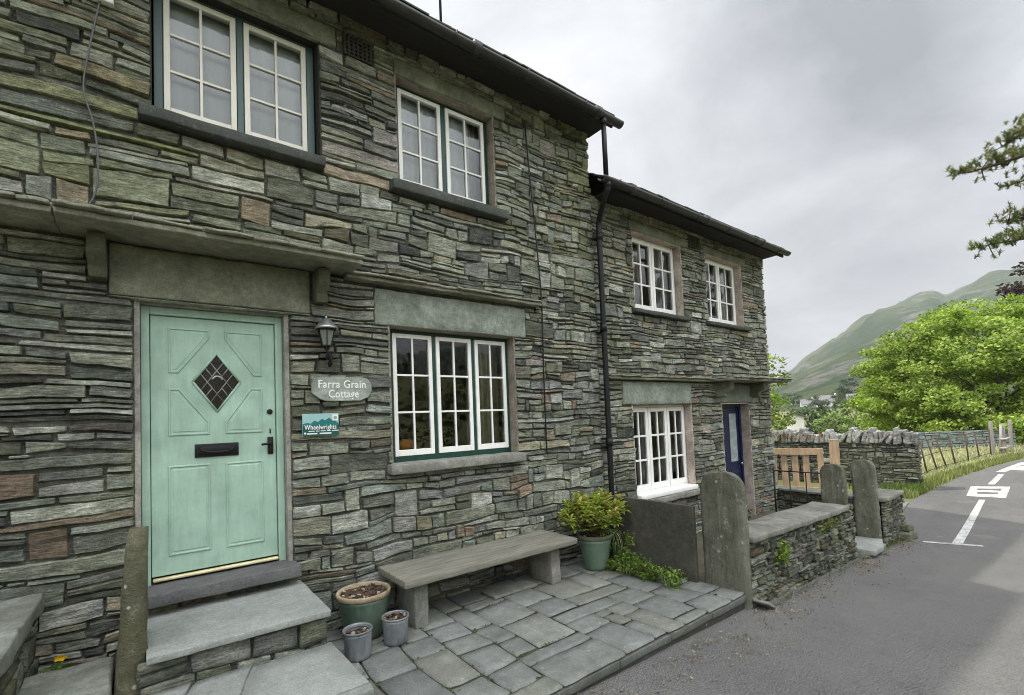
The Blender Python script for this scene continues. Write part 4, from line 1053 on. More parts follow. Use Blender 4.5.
def tree(name, label, cat, base, h, rx, ry, rz_, cz_, ncl, nleaf, leaf, cols, seed, clump=.28, flat_=.45, group=None, trunk_r=.2, shape=None, asp=.7, inner=.25):
    """trunk, limbs and a crown of leaf pads with gaps between them"""
    rg = random.Random(seed); base = Vector(base); T = thing(name, label, cat, base, group)
    cc = base + Vector((0, 0, cz_)); tops = []; g = MB()
    tube(g, smooth_path([base - Vector((0, 0, .3)), base + Vector((.03 * h, .0, cz_ * .35)), cc - Vector((.02 * h, 0, rz_ * .4)), cc + Vector((0, 0, rz_ * .35))], 5), [lerp(trunk_r, trunk_r * .35, i / 15) for i in range(16)], 9)
    cl = []
    for i in range(ncl):
        # spread clumps over the crown's skin and some inside
        while True:
            v = Vector((rg.gauss(0, 1), rg.gauss(0, 1), rg.gauss(0, 1)))
            if v.length > .1: break
        v.normalize()
        if shape: k = shape(v)
        else: k = 1
        rr = (inner + (1 - inner) * rg.random() ** .33) * k * (1 + .16 * nz(v.x * 2.2 + seed, v.y * 2.2, v.z * 2.2))
        p_ = cc + Vector((v.x * rx * rr, v.y * ry * rr, v.z * rz_ * rr)); cl.append(p_)
    for p_ in cl[::max(1, ncl // 18)]:
        p_ = cc.lerp(p_, .7)
        s0 = base + Vector((0, 0, cz_ * rg.uniform(.45, .9))); mid = s0.lerp(p_, .5) + Vector((0, 0, -.04 * h))
        tube(g, smooth_path([s0, mid, p_], 4), [lerp(trunk_r * .4, trunk_r * .06, i / 8) for i in range(9)], 6)
    obj('trunk', g, BARK, T)
    g = MB(); pts = []; nr = []; kcl = []
    rc = clump * (rx + ry + rz_) / 3
    for p_ in cl:
        m_ = nleaf // ncl; s = rg.uniform(.65, 1.3)
        nn_ = (p_ - cc).normalized(); kk_ = rg.uniform(.7, 1.3)
        for q_ in blob_points(rg, p_, (rc * s, rc * s, rc * s * flat_), m_, .3): pts.append(q_); nr.append(tuple(nn_ * .8)); kcl.append(kk_)
    leafcloud(g, pts, leaf, rg, cols, .5, asp, .2, nr)
    for i in range(0, len(g.c), 4):
        k = kcl[min(len(kcl) - 1, i // 4)]
        for q_ in range(4): g.c[i + q_] = tuple(v * k for v in g.c[i + q_])
    obj('crown', g, LEAF, T, False)
    return T

# ------------------------------------------------------------------ steps, post and kerbs at the front door
T = thing('front_steps', 'two broad slate steps leading up to the pale green front door', 'steps', (.45, -.8, -1.77))
g = MB(); rbox(g, (.475, -.44, -1.292), (1.02, .86, .042), .05, .004, .004, 5, 4, nmax=30); obj('upper_tread', g, STEP, T)
g = MB(); rs_ = random.Random(9)
masonry(g, lambda x, z, d: (x, -.80 - d, z), -.08, .98, -1.62, -1.32, [], rs_, lambda r, x, z: r.choice([.08, .14, .16]), lambda r, x, z, h: r.uniform(.2, .42), lambda r, x, z: stone_col(r, .3, .5), warp=.0)
masonry(g, lambda x, z, d: (.96 + d, x, z), -.80, .0, -1.62, -1.32, [], rs_, lambda r, x, z: r.choice([.06, .14]), lambda r, x, z, h: r.uniform(.15, .35), lambda r, x, z: stone_col(r, .3, .5), warp=.0)
masonry(g, lambda x, z, d: (x, -.03 - d, z), -.1, .96, -1.3, -1.2, [], rs_, lambda r, x, z: .1, lambda r, x, z, h: r.uniform(.2, .42), lambda r, x, z: stone_col(r, .3, .6), warp=.0)
obj('riser', g, STONE, T)
g = MB()
def lt(name, poly, z, th, seed):   # one irregular flag of the lower tread
    m_ = MB(); n = len(poly); c_ = (sum(p[0] for p in poly) / n, sum(p[1] for p in poly) / n)
    dense = []
    for (a, b), (c, d) in zip(poly, poly[1:] + poly[:1]):
        for k in range(6): dense.append((lerp(a, c, k / 6) + .006 * nz(k + seed, a * 9, 1), lerp(b, d, k / 6) + .006 * nz(k + seed, b * 9, 4)))
    def ring(k, zz): return [(lerp(c_[0], x, k), lerp(c_[1], y, k), zz + .004 * nz(x * 4, y * 4, seed)) for x, y in dense]
    loft(m_, [ring(.99, z - th), ring(1, z - th * .8), ring(1, z - .008), ring(.985, z), ring(.6, z + .001), ring(.2, z + .001)], (True, True)); return m_
for i, poly in enumerate(([(.52, -.86), (.99, -.86), (1.01, -1.53), (.42, -1.53), (.36, -1.33)], [(.2, -.82), (.5, -.82), (.34, -1.31), (.06, -1.2)], [(-.1, -.82), (.18, -.82), (.045, -1.19), (-.1, -1.14)], [(-.1, -1.17), (.05, -1.215), (.34, -1.345), (.39, -1.53), (-.1, -1.53)], [(.03, -1.545), (1.01, -1.545), (1.0, -1.62), (.02, -1.62)])):
    m_ = lt('f', poly, -1.50 + .003 * (i % 3), .05, i * 3.3); g.add(m_.v, m_.f)
g.add([(-.1, -1.60, -1.52), (1.0, -1.60, -1.52), (1.0, -.8, -1.52), (-.1, -.8, -1.52)], [[0, 1, 2, 3]])
obj('lower_tread', g, STEP, T)
g = MB(); masonry(g, lambda x, z, d: (.965 + d, x, z), -1.6, -.8, -1.8, -1.54, [], rs_, lambda r, x, z: r.choice([.08, .12]), lambda r, x, z, h: r.uniform(.18, .4), lambda r, x, z: stone_col(r, .2, .6), warp=.0)
masonry(g, lambda x, z, d: (x, -1.58 - d, z), -.1, .97, -1.9, -1.54, [], rs_, lambda r, x, z: r.choice([.08, .12]), lambda r, x, z, h: r.uniform(.18, .4), lambda r, x, z: stone_col(r, .2, .6), warp=.0)
obj('riser', g, STONE, T)

g = MB()   # tapering mossy slab post left of the steps
n = 16; rings = []
for i in range(n + 1):
    t = i / n; z = lerp(-1.95, -.575, t); w0, w1 = lerp(-.215, -.125, t), lerp(-.035, -.025, t); y0, y1 = lerp(-.78, -.72, t), lerp(-.35, -.5, t)
    if t > .97: w0 += .01; y0 += .015; y1 -= .02
    r_ = []
    for k, (a, b) in enumerate(((0, .1), (.12, 0), (.5, -.03), (.88, 0), (1, .1), (1, .5), (1, .9), (.88, 1), (.12, 1), (0, .9), (0, .5))):
        x, y = lerp(w0, w1, a), lerp(y0, y1, b); r_.append((x + .009 * nz(k * 1.7, z * 6, 1), y + .012 * nz(k * 1.3, z * 5, 8), z + .012 * nz(x * 20, y * 9, 5) * (t > .9)))
    rings.append(r_)
loft(g, rings); tag(obj('slate_post', g, MOSSPOST, loc=(-.12, -.6, -1.95)), 'leaning mossy slate post with white lichen spots left of the steps', 'stone post')
T = thing('stone_mounting_block', 'big slab-topped stone block against the wall at far left', 'stone block', (-.9, -.6, -1.9))
g = MB(); rbox(g, (-1.09, -.62, -1.05), (1.06, 1.34, .10), .05, .010, .014, 6, 4, nmax=30); obj('top_slab', g, SLAB, T)
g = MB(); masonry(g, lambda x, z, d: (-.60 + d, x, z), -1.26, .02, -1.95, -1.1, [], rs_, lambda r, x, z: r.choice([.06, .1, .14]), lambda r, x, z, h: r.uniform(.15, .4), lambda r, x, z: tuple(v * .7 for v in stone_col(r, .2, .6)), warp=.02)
masonry(g, lambda x, z, d: (x, -1.26 - d, z), -1.6, -.6, -1.95, -1.1, [], rs_, lambda r, x, z: r.choice([.06, .1, .14]), lambda r, x, z, h: r.uniform(.15, .4), lambda r, x, z: stone_col(r, .2, .6), warp=.02)
obj('base', g, DRYSTONE, T)
g = MB(); rbox(g, (-.42, -.62, -1.46), (.46, .46, .19), .05, .02, .015, 4, 6); tag(obj('kerb_stone', g, SLAB, loc=(-.42, -.6, -1.55)), 'low grey kerb stone between the block and the mossy post', 'kerb stone')
g = MB(); rbox(g, (-.38, -.2, -1.65), (.6, .42, .3), .06, .02, .03, 5, 3); struct(obj('planting_bed', g, SOIL))
g = MB(); rg = random.Random(3); pts = blob_points(rg, (-.47, -.27, -1.44), (.07, .06, .07), 150, .1); leafcloud(g, pts, .035, rg, [(.12, .24, .04), (.08, .17, .03)], .3, .6)
for _ in range(7): q = Vector((-.47 + rg.gauss(0, .04), -.27 + rg.gauss(0, .04), -1.5)); tube(g, [q, q + Vector((rg.gauss(0, .02), rg.gauss(0, .02), .1))], .003, 4, (.1, .18, .04))
F = obj('poppy_plant', g, LEAF, None, False, loc=(-.47, -.27, -1.5)); tag(F, 'little yellow-flowered poppy growing by the wall foot at far left', 'flower')
g = MB(); fc = Vector((-.455, -.27, -1.345)); tube(g, [(-.46, -.27, -1.5), (-.455, -.27, -1.35)], .003, 4, (.1, .2, .04))
for k in range(5):
    a = k * 2 * pi / 5; v = Vector((cos(a), -.3, sin(a) * .6)); s = Vector((-sin(a), 0, cos(a) * .6))
    g.add([fc, fc + v * .02 + s * .014, fc + v * .036, fc + v * .02 - s * .014], [[0, 1, 2, 3]], (.85, .5, .01))
obj('petals', g, LEAF, F, False)
g = MB(); pts = blob_points(rg, (-.28, -.3, -1.46), (.08, .06, .05), 170, .1); leafcloud(g, pts, .03, rg, [(.1, .2, .04), (.07, .15, .03)], .3, .6)
tag(obj('weed', g, LEAF, None, False, loc=(-.28, -.3, -1.5)), 'small green weed growing behind the mossy post foot', 'weed')

# ------------------------------------------------------------------ bench and pots
T = thing('slate_bench', 'long plank bench on slate legs below the three-light window', 'bench', (2.65, -.3, -1.77))
g = MB(); rbox(g, (2.65, -.335, -1.333), (2.0, .58, .06), .06, .005, .004, 6, 2, nmax=34); obj('seat', g, SEATW, T)
for x in (1.86, 3.44):
    g = MB(); rbox(g, (x, -.30, -1.57), (.13, .38, .41), .07, .012, .010, 4, x); obj('leg', g, SLAB if x < 2 else mat_slab('flaking pale leg', (.3, .29, .25), .7, .2, bump=.02), T)
g = MB(); rbox(g, (2.95, -.30, -1.752), (.55, .24, .03), .08, .008, .006, 4, 6); tag(obj('loose_slate', g, SLAB, loc=(2.95, -.3, -1.76)), 'loose slate lying on the flags under the bench', 'slate')

def pot(name, label, x, y, z, rt_, rb, h, m, rim_m, rim_h=.05, soil_drop=.03, group=None, ribs=True, chips=60):
    T = thing(name, label, 'pot', (x, y, z), group)
    g = MB(); pr = [(rb * .9, 0), (rb, .008)]
    for i in range(1, 11):
        t = i / 10; r_ = lerp(rb, rt_ * .95, t)
        if ribs and i in (4, 7): r_ *= 1.018
        pr.append((r_, lerp(.01, h - rim_h, t)))
    pr += [(rt_ * .8, h - rim_h)]
    lathe(g, (x, y, z), pr, 36, (True, False), wob=.01); obj('body', g, m, T)
    g = MB(); lathe(g, (x, y, z), [(rt_ * .955, h - rim_h), (rt_, h - rim_h + .006), (rt_ * 1.01, h - .008), (rt_ * .99, h), (rt_ * .93, h), (rt_ * .9, h - .012), (rt_ * .88, h - soil_drop - .03)], 36, (False, False), wob=.01); obj('rim', g, rim_m, T)
    g = MB(); n = 20; rings = [[(x + rt_ * .9 * k * cos(2 * pi * j / n), y + rt_ * .9 * k * sin(2 * pi * j / n), z + h - soil_drop + .012 * nz(k * 5 + x, j, 2)) for j in range(n)] for k in (1, .75, .5, .25, .05)]
    loft(g, rings, (False, True)); rg = random.Random(int(x * 100))
    for k in range(chips):
        a = rg.random() * 6.28; q = rt_ * .86 * math.sqrt(rg.random())
        c_ = rg.choice([(.10, .06, .035), (.16, .10, .06), (.06, .04, .03), (.3, .27, .22)])
        pts_ = (x + q * cos(a), y + q * sin(a), z + h - soil_drop + .012)
        rbox(g, pts_, (rg.uniform(.015, .04), rg.uniform(.01, .02), .012), 9, .003, 0, rot=Matrix.Rotation(rg.random() * 6, 3, Vector((rg.gauss(0, .3), rg.gauss(0, .3), 1))), col=c_)
    g.c = [c_ if c_ != (1, 1, 1) else (.06, .042, .03) for c_ in g.c]; g.hascol = True
    obj('compost', g, CHIPS, T, False)
    return T
CHIPS = mat_slab('bark chips', (.1, .07, .05), 0, 0, bump=.004, use_attr=True)
def glaze(name, c1, c2, rough=.28):
    m = M(name, rough, .5); n1 = m.noise(6, 6, .7, (1, 1, .35)); col = m.mix(m.mr(n1, .35, .65, 0, 1), c1, c2); col = m.mix(m.mr(m.noise(22, 6, .75), .6, .7, 0, .5), col, (.25, .26, .22)); m.color(col); m.bump(m.noise(30, 5), .002, .5); return m.m
GREENGL = glaze('green glaze', (.06, .10, .075), (.13, .175, .13)); JADE = glaze('jade glaze', (.10, .165, .115), (.15, .215, .155), .4); GREYGL = glaze('pewter glaze', (.075, .085, .095), (.24, .255, .26))
TERRA = mat_slab('terracotta rim', (.34, .27, .18), .3, .15, bump=.004)
pot('plant_pot', 'large green glazed pot with terracotta rim beside the bench end', 1.43, -.27, -1.772, .222, .155, .375, GREENGL, TERRA, .045)
pot('plant_pot', 'small dark grey pot nearest the steps', 1.25, -.62, -1.772, .112, .098, .215, GREYGL, GREYGL, .02, .045, 'small grey pots', False, 14)
pot('plant_pot', 'small pale grey pot in front of the bench leg', 1.575, -.585, -1.772, .11, .095, .215, GREYGL, GREYGL, .02, .03, 'small grey pots', False, 30)
pot('plant_pot', 'jade green tapered pot holding the leafy shrub', 4.13, -.42, -1.772, .2, .135, .40, JADE, mat_slab('pot rim', (.14, .16, .115), .2, .2, bump=.003), .05, .03, chips=25)
# shrub in the jade pot
rg = random.Random(14); SH = thing('potted_shrub', 'yellow-green leafy shrub growing in the jade pot', 'shrub', (4.13, -.42, -1.4))
g = MB(); tips = []
for k in range(92):
    a = rg.random() * 2 * pi; v = Vector((rg.gauss(0, 1), rg.gauss(0, 1), rg.gauss(.25, .8))).normalized(); rr = rg.uniform(.55, 1.) if k % 4 else rg.uniform(.3, .6)
    tip = Vector((4.12 + v.x * .43 * rr, -.44 + v.y * .35 * rr, -1.12 + v.z * (.25 if v.z > 0 else .18) * rr))
    b_ = Vector((4.13 + rg.gauss(0, .03), -.42 + rg.gauss(0, .03), -1.42)); md = b_.lerp(tip, .5) + Vector((0, 0, .05 * rg.random()))
    tube(g, smooth_path([b_, md, tip], 3), [.007, .007, .006, .005, .004, .003, .003], 5); tips.append(tip)
obj('stem', g, STEMM, SH)
g = MB(); V = []
def leaf_at(mb, p_, d_, L, w, col, droop=.25):
    d_ = d_.normalized(); s = d_.cross(Vector((0, 0, 1)));
    if s.length < .1: s = Vector((1, 0, 0))
    s.normalize(); u = s.cross(d_)
    m_ = p_ + d_ * L * .5 + u * L * .05; t_ = p_ + d_ * L - Vector((0, 0, L * droop))
    mb.add([p_, p_ + d_ * L * .3 + s * w * .42, m_ + s * w * .5 - u * .0, t_, m_ - s * w * .5, p_ + d_ * L * .3 - s * w * .42, m_ - u * w * .15, p_ + d_ * L * .3 - u * w * .12], [[0, 1, 7], [1, 2, 6, 7], [2, 3, 6], [3, 4, 6], [4, 5, 7, 6], [5, 0, 7]], col)
GCOL = [(.32, .36, .06), (.43, .44, .10), (.21, .28, .05), (.52, .5, .17), (.13, .19, .03)]
for t_ in tips:
    for ring, (m_, e) in enumerate(((7, .15), (6, .55), (4, 1.2))):
        for k in range(m_):
            a = 2 * pi * k / m_ + rg.random(); d_ = Vector((cos(a), sin(a), e + rg.gauss(0, .2))); c_ = GCOL[rg.choice([0, 1, 2, 0, 3] if ring else [2, 4, 0])]
            leaf_at(g, t_ - Vector((0, 0, .03 * (2 - ring))), d_, rg.uniform(.075, .115), rg.uniform(.03, .042), tuple(v * rg.uniform(.8, 1.2) for v in c_))
obj('foliage', g, LEAF, SH, False)
g = MB(); SP = None   # variegated strap leaves spilling over the pot rim
for k in range(34):
    a = rg.gauss(-.5, .7); b_ = Vector((4.28 + rg.gauss(0, .025), -.50 + rg.gauss(0, .03), -1.40)); d_ = Vector((cos(a), sin(a), 0)); L = rg.uniform(.16, .32); w = .009
    s = Vector((-sin(a), cos(a), 0)); pv = []; fv = []
    for i in range(7):
        t = i / 6; q = b_ + d_ * L * .55 * sin(t * 1.7) + Vector((0, 0, .09 * sin(t * 3.1) - L * 1.0 * t * t)); ww = w * (1 - .85 * t)
        pv += [q + s * ww, q - s * ww]
        if i: fv.append([2 * i - 2, 2 * i, 2 * i + 1, 2 * i - 1])
    g.add(pv, fv, rg.choice([(.35, .42, .25), (.16, .26, .08), (.45, .48, .33), (.1, .18, .05)]))
tag(obj('spider_plant', g, LEAF, None, False, loc=(4.28, -.5, -1.4)), 'variegated strap-leaved plant spilling over the jade pot rim', 'plant')
# low shrub creeping at the foot of the divider slab
g = MB(); pts = []
for k in range(120):
    t = rg.random(); cx_ = 4.32 + .05 * rg.gauss(0, 1) - .12 * (1 - t) * rg.random(); cy_ = lerp(-.55, -1.42, t) + rg.gauss(0, .05); top = lerp(.30, .10, t ** .6)
    for q in blob_points(rg, (cx_ - .04, cy_, -1.75 + top * rg.random()), (.07, .07, .05), 16, .3): pts.append((min(q[0], 4.46), q[1], max(q[2], -1.765)))
leafcloud(g, pts, .034, rg, [(.12, .2, .03), (.17, .26, .04), (.08, .14, .025), (.22, .29, .07)], .5, .6)
for k in range(14): 
    q = Vector((4.33 + rg.gauss(0, .05), -.75 + rg.gauss(0, .1), -1.5)); e = q + Vector((rg.gauss(0, .05), rg.gauss(0, .05), rg.uniform(.08, .22))); tube(g, [q, e], .003, 4, (.14, .1, .05)); leafcloud(g, [tuple(q.lerp(e, u)) for u in (.3, .5, .7, .85, 1) for _ in range(3)], .03, rg, [(.15, .24, .04)], .4, .6)
CS = obj('creeping_shrub', g, LEAF, None, False, loc=(4.3, -.9, -1.77)); tag(CS, 'low green shrub creeping along the foot of the dark dividing slab', 'shrub')

# ------------------------------------------------------------------ front garden boundary
g = MB()
def dtap(w, h): return Vector((w.x, w.y, w.z - .03 * (w.y / h[1]) * (w.z > 0) * 0))
rbox(g, (4.53, -.80, -1.385), (.05, 1.36, .80), .09, .008, .004, 3, 2); tag(obj('divider_slab', g, DIVIDER, loc=(4.53, -.8, -1.77)), 'dark upright slate slab dividing the two front gardens', 'slate slab')
def headstone(name, x, yc, zb, zt, W_, th, seed, label, lean=0., shape=0.):
    g = MB(); H_ = zt - zb; n = 60; rings = []
    for i in range(n + 1):
        t = i / n; z = zb + H_ * (t if t < .6 else .6 + .4 * (1 - (1 - (t - .6) / .4) ** 1.8)); r_ = W_ * .42; top = zt - z
        hw = W_ / 2 * (1 if top > r_ else max(.02, math.sqrt(max(0, 1 - ((r_ - top) / r_) ** 2)) ** (.8)))
        hw *= (1 + .03 * nz(z * 3, seed, 1)); ring_ = []; b_ = .012; m_ = 14
        prof = [(u, -th / 2) for u in np.linspace(-1, 1, m_)] + [(u, th / 2) for u in np.linspace(1, -1, m_)]
        for k, (u, d) in enumerate(prof):
            e = abs(u) > .98; yy = yc + u * (hw - (0 if not e else .0)) + lean * (z - zb) + shape * (zt - z); xx = x + d * (.75 if e else 1) * (1 if top > .01 else .6) + .010 * nz(u * 2.5, z * 4, seed + (d > 0) * 5) + .006 * nz(u * 9, z * 14, seed)
            ring_.append((xx, yy + .007 * nz(z * 13, u, seed) + .005 * nz(z * 37, u, seed), z + .006 * nz(u * 6, z * 9, seed)))
        rings.append(ring_)
    loft(g, rings); o = obj(name, g, GRAVE, loc=(x, yc, zb)); return tag(o, label, 'stone slab', 'round-topped gate slabs')
headstone('gate_slab', 4.62, -1.755, -1.95, -.61, .46, .085, 3, 'round-topped mossy slate slab at the patio corner')
headstone('gate_slab', 7.50, -1.765, -2.05, -.79, .30, .07, 5, 'round-topped slate slab at the end of the capped garden wall', .0, .0)
headstone('gate_slab', 8.40, -1.85, -2.1, -.80, .30, .07, 7, 'round-topped slate slab beyond the garden entrance step', 0., -.02)
def wall_thing(name, label, loc, frs, cap=None, mat=DRYSTONE, colf=None, hf=None, lf=None, seed=1, cat='wall'):
    T = thing(name, label, cat, loc); rg = random.Random(seed); g = MB()
    for fr, x0, x1, z0, z1 in frs:
        masonry(g, fr, x0, x1, z0, z1, [], rg, hf or (lambda r, x, z: r.choice([.03, .04, .05, .06, .08])), lf or (lambda r, x, z, h: clamp(r.lognormvariate(math.log(.13), .4), .05, .3)), colf or (lambda r, x, z: tuple(v * .75 for v in stone_col(r, .25, .35))), warp=.02, prom=.02, rough=.012, lstep=.05, gap=.005)
    obj('stonework', g, mat, T, False)
    return T
gw = wall_thing('garden_wall', 'low dry stone garden wall with flat slate capping by the road', (6, -1.85, -2.05),
    [(lambda x, z, d: (x, -1.98 - d - .04 * (z + 1.3) * -1 * 0 + .05 * (z + 1.9) * .6, z), 4.66, 7.5, -2.10, -1.31), (lambda x, z, d: (x, -1.64 + d, z), 4.66, 7.5, -2.1, -1.31), (lambda x, z, d: (7.5 + d, x, z), -1.98, -1.64, -2.1, -1.31)], seed=6)
g = MB(); x = 4.665
for i, L in enumerate((.62, .55, .78, .64)):
    rbox(g, (x + L / 2, -1.80, -1.285 - .013 * i), (L - .008, .44, .065), .06, .014, .012, 3, i + 20, rot=Matrix.Rotation(.02, 3, 'Y')); x += L
obj('capping', g, CAPM, gw)
ew = wall_thing('garden_wall', 'short rough wall stub at the roadside beyond the garden entrance', (9, -1.85, -2.1),
    [(lambda x, z, d: (x, -2.05 - d, z), 8.46, 9.42, -2.16, -1.42), (lambda x, z, d: (9.42 + d, x, z), -2.05, -1.62, -2.16, -1.42), (lambda x, z, d: (8.46 - d, -x, z), 1.62, 2.0, -2.16, -1.42)], seed=16)
g = MB(); rbox(g, (8.93, -1.84, -1.395), (.99, .48, .06), .07, .012, .012, 3, 5); obj('capping', g, CAPM, ew)
g = MB(); m_ = lt('f', [(7.58, -1.60), (8.32, -1.62), (8.36, -2.04), (7.95, -2.16), (7.6, -2.16)], -1.93, .07, 2); g.add(m_.v, m_.f); tag(obj('entrance_step', g, STEP, loc=(8, -1.9, -2.0)), 'pale slate step in the gap between two round-topped slabs', 'step')
g = MB(); rbox(g, (7.95, -1.85, -2.04), (.72, .5, .12), .1, .01, .01, 3, 1); obj('step_base', g, SLAB, bpy.data.objects['entrance_step'])
g = MB(); rbox(g, (4.72, -2.05, -1.88), (.16, .16, .03), .05, .01, .01, 4, 9, rot=Matrix.Rotation(.5, 3, 'Y')); tag(obj('slate_shard', g, SLAB, loc=(4.72, -2.05, -1.88)), 'broken slate shard leaning at the patio corner by the road', 'slate')
def iron_gate():
    T = thing('iron_gate', 'thin black iron garden gate standing open behind the capped wall', 'gate', (7.5, -1.3, -1.95)); x = 7.5
    g = MB()
    for z in (-.93, -1.36, -1.85): tube(g, [(x, -1.62, z), (x, -.98, z)], .009, 6)
    for y in (-1.62, -.98): tube(g, [(x, y, -1.93), (x, y, -.88)], .012, 6)
    obj('gate_frame', g, BLACK, T)
    for y in (-1.20, -1.42):
        g = MB(); tube(g, [(x, y, -1.85), (x, y, -.93)], .008, 6); obj('bar', g, BLACK, T)
    for y in (-1.07, -1.36):
        g = MB(); tube(g, [(x, y, -.93), (x, y, -.74)], .008, 6); lathe(g, (x, y, -.75), [(.006, 0), (.025, .02), (.02, .05), (.003, .075)], 8, (True, True)); lathe(g, (x, y, -.95), [(.004, 0), (.022, .015), (.022, .03), (.004, .045)], 8, (True, True)); obj('finial', g, BLACK, T)
iron_gate()
g = MB(); rbox(g, (9.30, -2.10, -2.06), (.42, .16, .16), .05, .015, .03, 6, 12); rbox(g, (9.36, -2.08, -1.93), (.3, .14, .1), .05, .015, .025, 6, 15, rot=Matrix.Rotation(.2, 3, 'Y')); rbox(g, (9.47, -2.02, -2.04), (.16, .2, .2), .05, .015, .03, 6, 17); tag(obj('boulder', g, DRYSTONE2, loc=(9.4, -2.06, -2.15)), 'rough footing stone at the road end of the short wall stub', 'stone')
def weed(x, y, z, r, n, label, cols=[(.2, .3, .05), (.14, .23, .04), (.26, .34, .08)], ls=.045, loc=None):
    rg = random.Random(int(x * 77)); g = MB(); pts = blob_points(rg, (x, y, z), r, n, .2); leafcloud(g, pts, ls, rg, cols, .4, .6)
    for q in pts[::8]: tube(g, [(x, y + r[1] * .8, z - r[2]), q], .003, 4, (.12, .16, .04))
    return tag(obj('wall_weed', g, LEAF, None, False, loc=(x, y, z - r[2])), label, 'weed')
weed(5.28, -2.0, -1.52, (.16, .07, .14), 120, 'bright green weed growing out of the capped garden wall face')
weed(6.55, -1.99, -1.42, (.4, .06, .1), 240, 'trailing moss and stonecrop under the wall capping', [(.13, .15, .04), (.09, .12, .03), (.17, .19, .06)], .03)
rgp = random.Random(6); g = MB(); pts = blob_points(rgp, (7.35, -.45, -1.72), (.5, .12, .2), 300, .2); leafcloud(g, pts, .05, rgp, [(.06, .09, .03), (.10, .12, .04), (.14, .06, .05)], .3, .6); tag(obj('garden_plant', g, LEAF, None, False, loc=(7.35, -.45, -1.93)), 'dark leafy plants in the bed by the navy door', 'plant')

# side wall, picket gate and far boundary wall
def line_fr(p0, p1, s=1):
    p0, p1 = Vector(p0), Vector(p1); d = (p1 - p0); L = d.length; d.normalize(); n_ = Vector((d.y, -d.x)) * s
    return (lambda x, z, q: (p0.x + d.x * x + n_.x * q, p0.y + d.y * x + n_.y * q, z)), L
fr, L = line_fr((9.98, .6), (9.62, -1.72)); sw = wall_thing('garden_wall', 'low dark side wall in front of the wooden picket gate', (9.9, -.5, -2.1), [((lambda x, z, d: fr(x, z, d)), 0, L, -2.15, -1.60)], seed=23)
g = MB()
for i in range(4): q = Vector((lerp(9.98, 9.62, (i + .5) / 4) + .08, lerp(.6, -1.72, (i + .5) / 4), -1.575)); rbox(g, q, (.3, .57, .05), .09, .012, .012, 3, i + 40, rot=Matrix.Rotation(-.15, 3, 'Z'))
obj('capping', g, CAPM, sw)
def picket_gate():
    p0, p1 = Vector((11.98, 1.52)), Vector((12.44, .10)); d = (p1 - p0); L = d.length; d.normalize(); ang = math.atan2(d.y, d.x); rot = Matrix.Rotation(ang, 3, 'Z')
    T = thing('picket_gate', 'pale timber slatted gate with square post behind the cottage corner', 'gate', (12.4, .9, -2.1))
    def at(t, o=0): return (p0.x + d.x * t - d.y * o, p0.y + d.y * t + d.x * o)
    for z, h in ((-1.04, .15), (-1.93, .12)):
        g = MB(); x, y = at(L / 2); rbox(g, (x, y, z), (L, .05, h), 9, .006, 0, rot=rot); obj('rail', g, PALEWOOD, T, False)
    for t in (.06, L - .06):
        g = MB(); x, y = at(t, .0); rbox(g, (x, y, -1.48), (.12, .056, 1.04), 9, .006, 0, rot=rot); obj('stile', g, PALEWOOD, T, False)
    k = 0; t = .24
    while t < L - .2:
        g = MB(); x, y = at(t, .03); rbox(g, (x, y, -1.48), (.13, .022, .88), 9, .004, 0, rot=rot); obj('slat', g, PALEWOOD, T, False); t += .225
    g = MB(); x, y = at(L + .22); rbox(g, (x, y, -1.45), (.19, .19, 1.38), 9, .012, 0, rot=rot); obj('gate_post', g, PALEWOOD, T, False)
    g = MB(); x, y = at(L + .22); rbox(g, (x, y, -.755), (.195, .195, .02), 9, .006, 0, rot=rot); obj('post_cap', g, GREYWOOD, T, False)
picket_gate()
P0, P1 = (15.25, 4.2), (14.95, -1.05); fr, L = line_fr(P0, P1)
fr2, L2 = line_fr((14.95, -1.05), (15.5, -1.0))
bw = wall_thing('boundary_wall', 'tall dry stone boundary wall topped with upright coping stones', (15, 1, -2.2), [((lambda x, z, d: fr(x, z, d - .06 * (z + 2.2))), 0, L, -2.35, -.98), ((lambda x, z, d: fr2(x, z, d)), 0, L2, -2.35, -.98)], seed=31, colf=lambda r, x, z: tuple(v * .62 for v in stone_col(r, .15, .3, .1)), hf=lambda r, x, z: r.choice([.05, .06, .08, .1]), lf=lambda r, x, z, h: clamp(r.lognormvariate(math.log(.2), .4), .08, .45), mat=STONE2)
rg = random.Random(8); g = MB(); t = 0
while t < L:
    w = rg.uniform(.055, .11); hgt = rg.uniform(.2, .42); q = fr(t, -.98 + hgt / 2 - .03, -.24); c_ = stone_col(rg, .1, 0, .7); c_ = tuple(lerp(v, .36, .55) for v in c_)
    rbox(g, q, (.46 * rg.uniform(.8, 1.1), w, hgt), .07, .014, .03, 6, t * 3, rot=Matrix.Rotation(rg.gauss(.16, .2), 3, 'X') @ Matrix.Rotation(rg.gauss(.06, .08), 3, 'Z'), col=c_); t += w * 1.03
obj('coping', g, STONE2, bw)
g = MB(); pts = []
for k in range(26):
    t = L * rg.uniform(.25, .62); pts += blob_points(rg, fr(t, -.88 + .1 * rg.random(), .02), (.15, .1, .07), 10, .2)
leafcloud(g, pts, .06, rg, [(.24, .13, .05), (.2, .1, .04), (.15, .12, .05)], .2, .6); tag(obj('dry_ivy', g, LEAF, None, False, loc=fr(L * .45, -.9, 0)), 'rusty dried creeper hanging over the boundary wall coping', 'creeper')

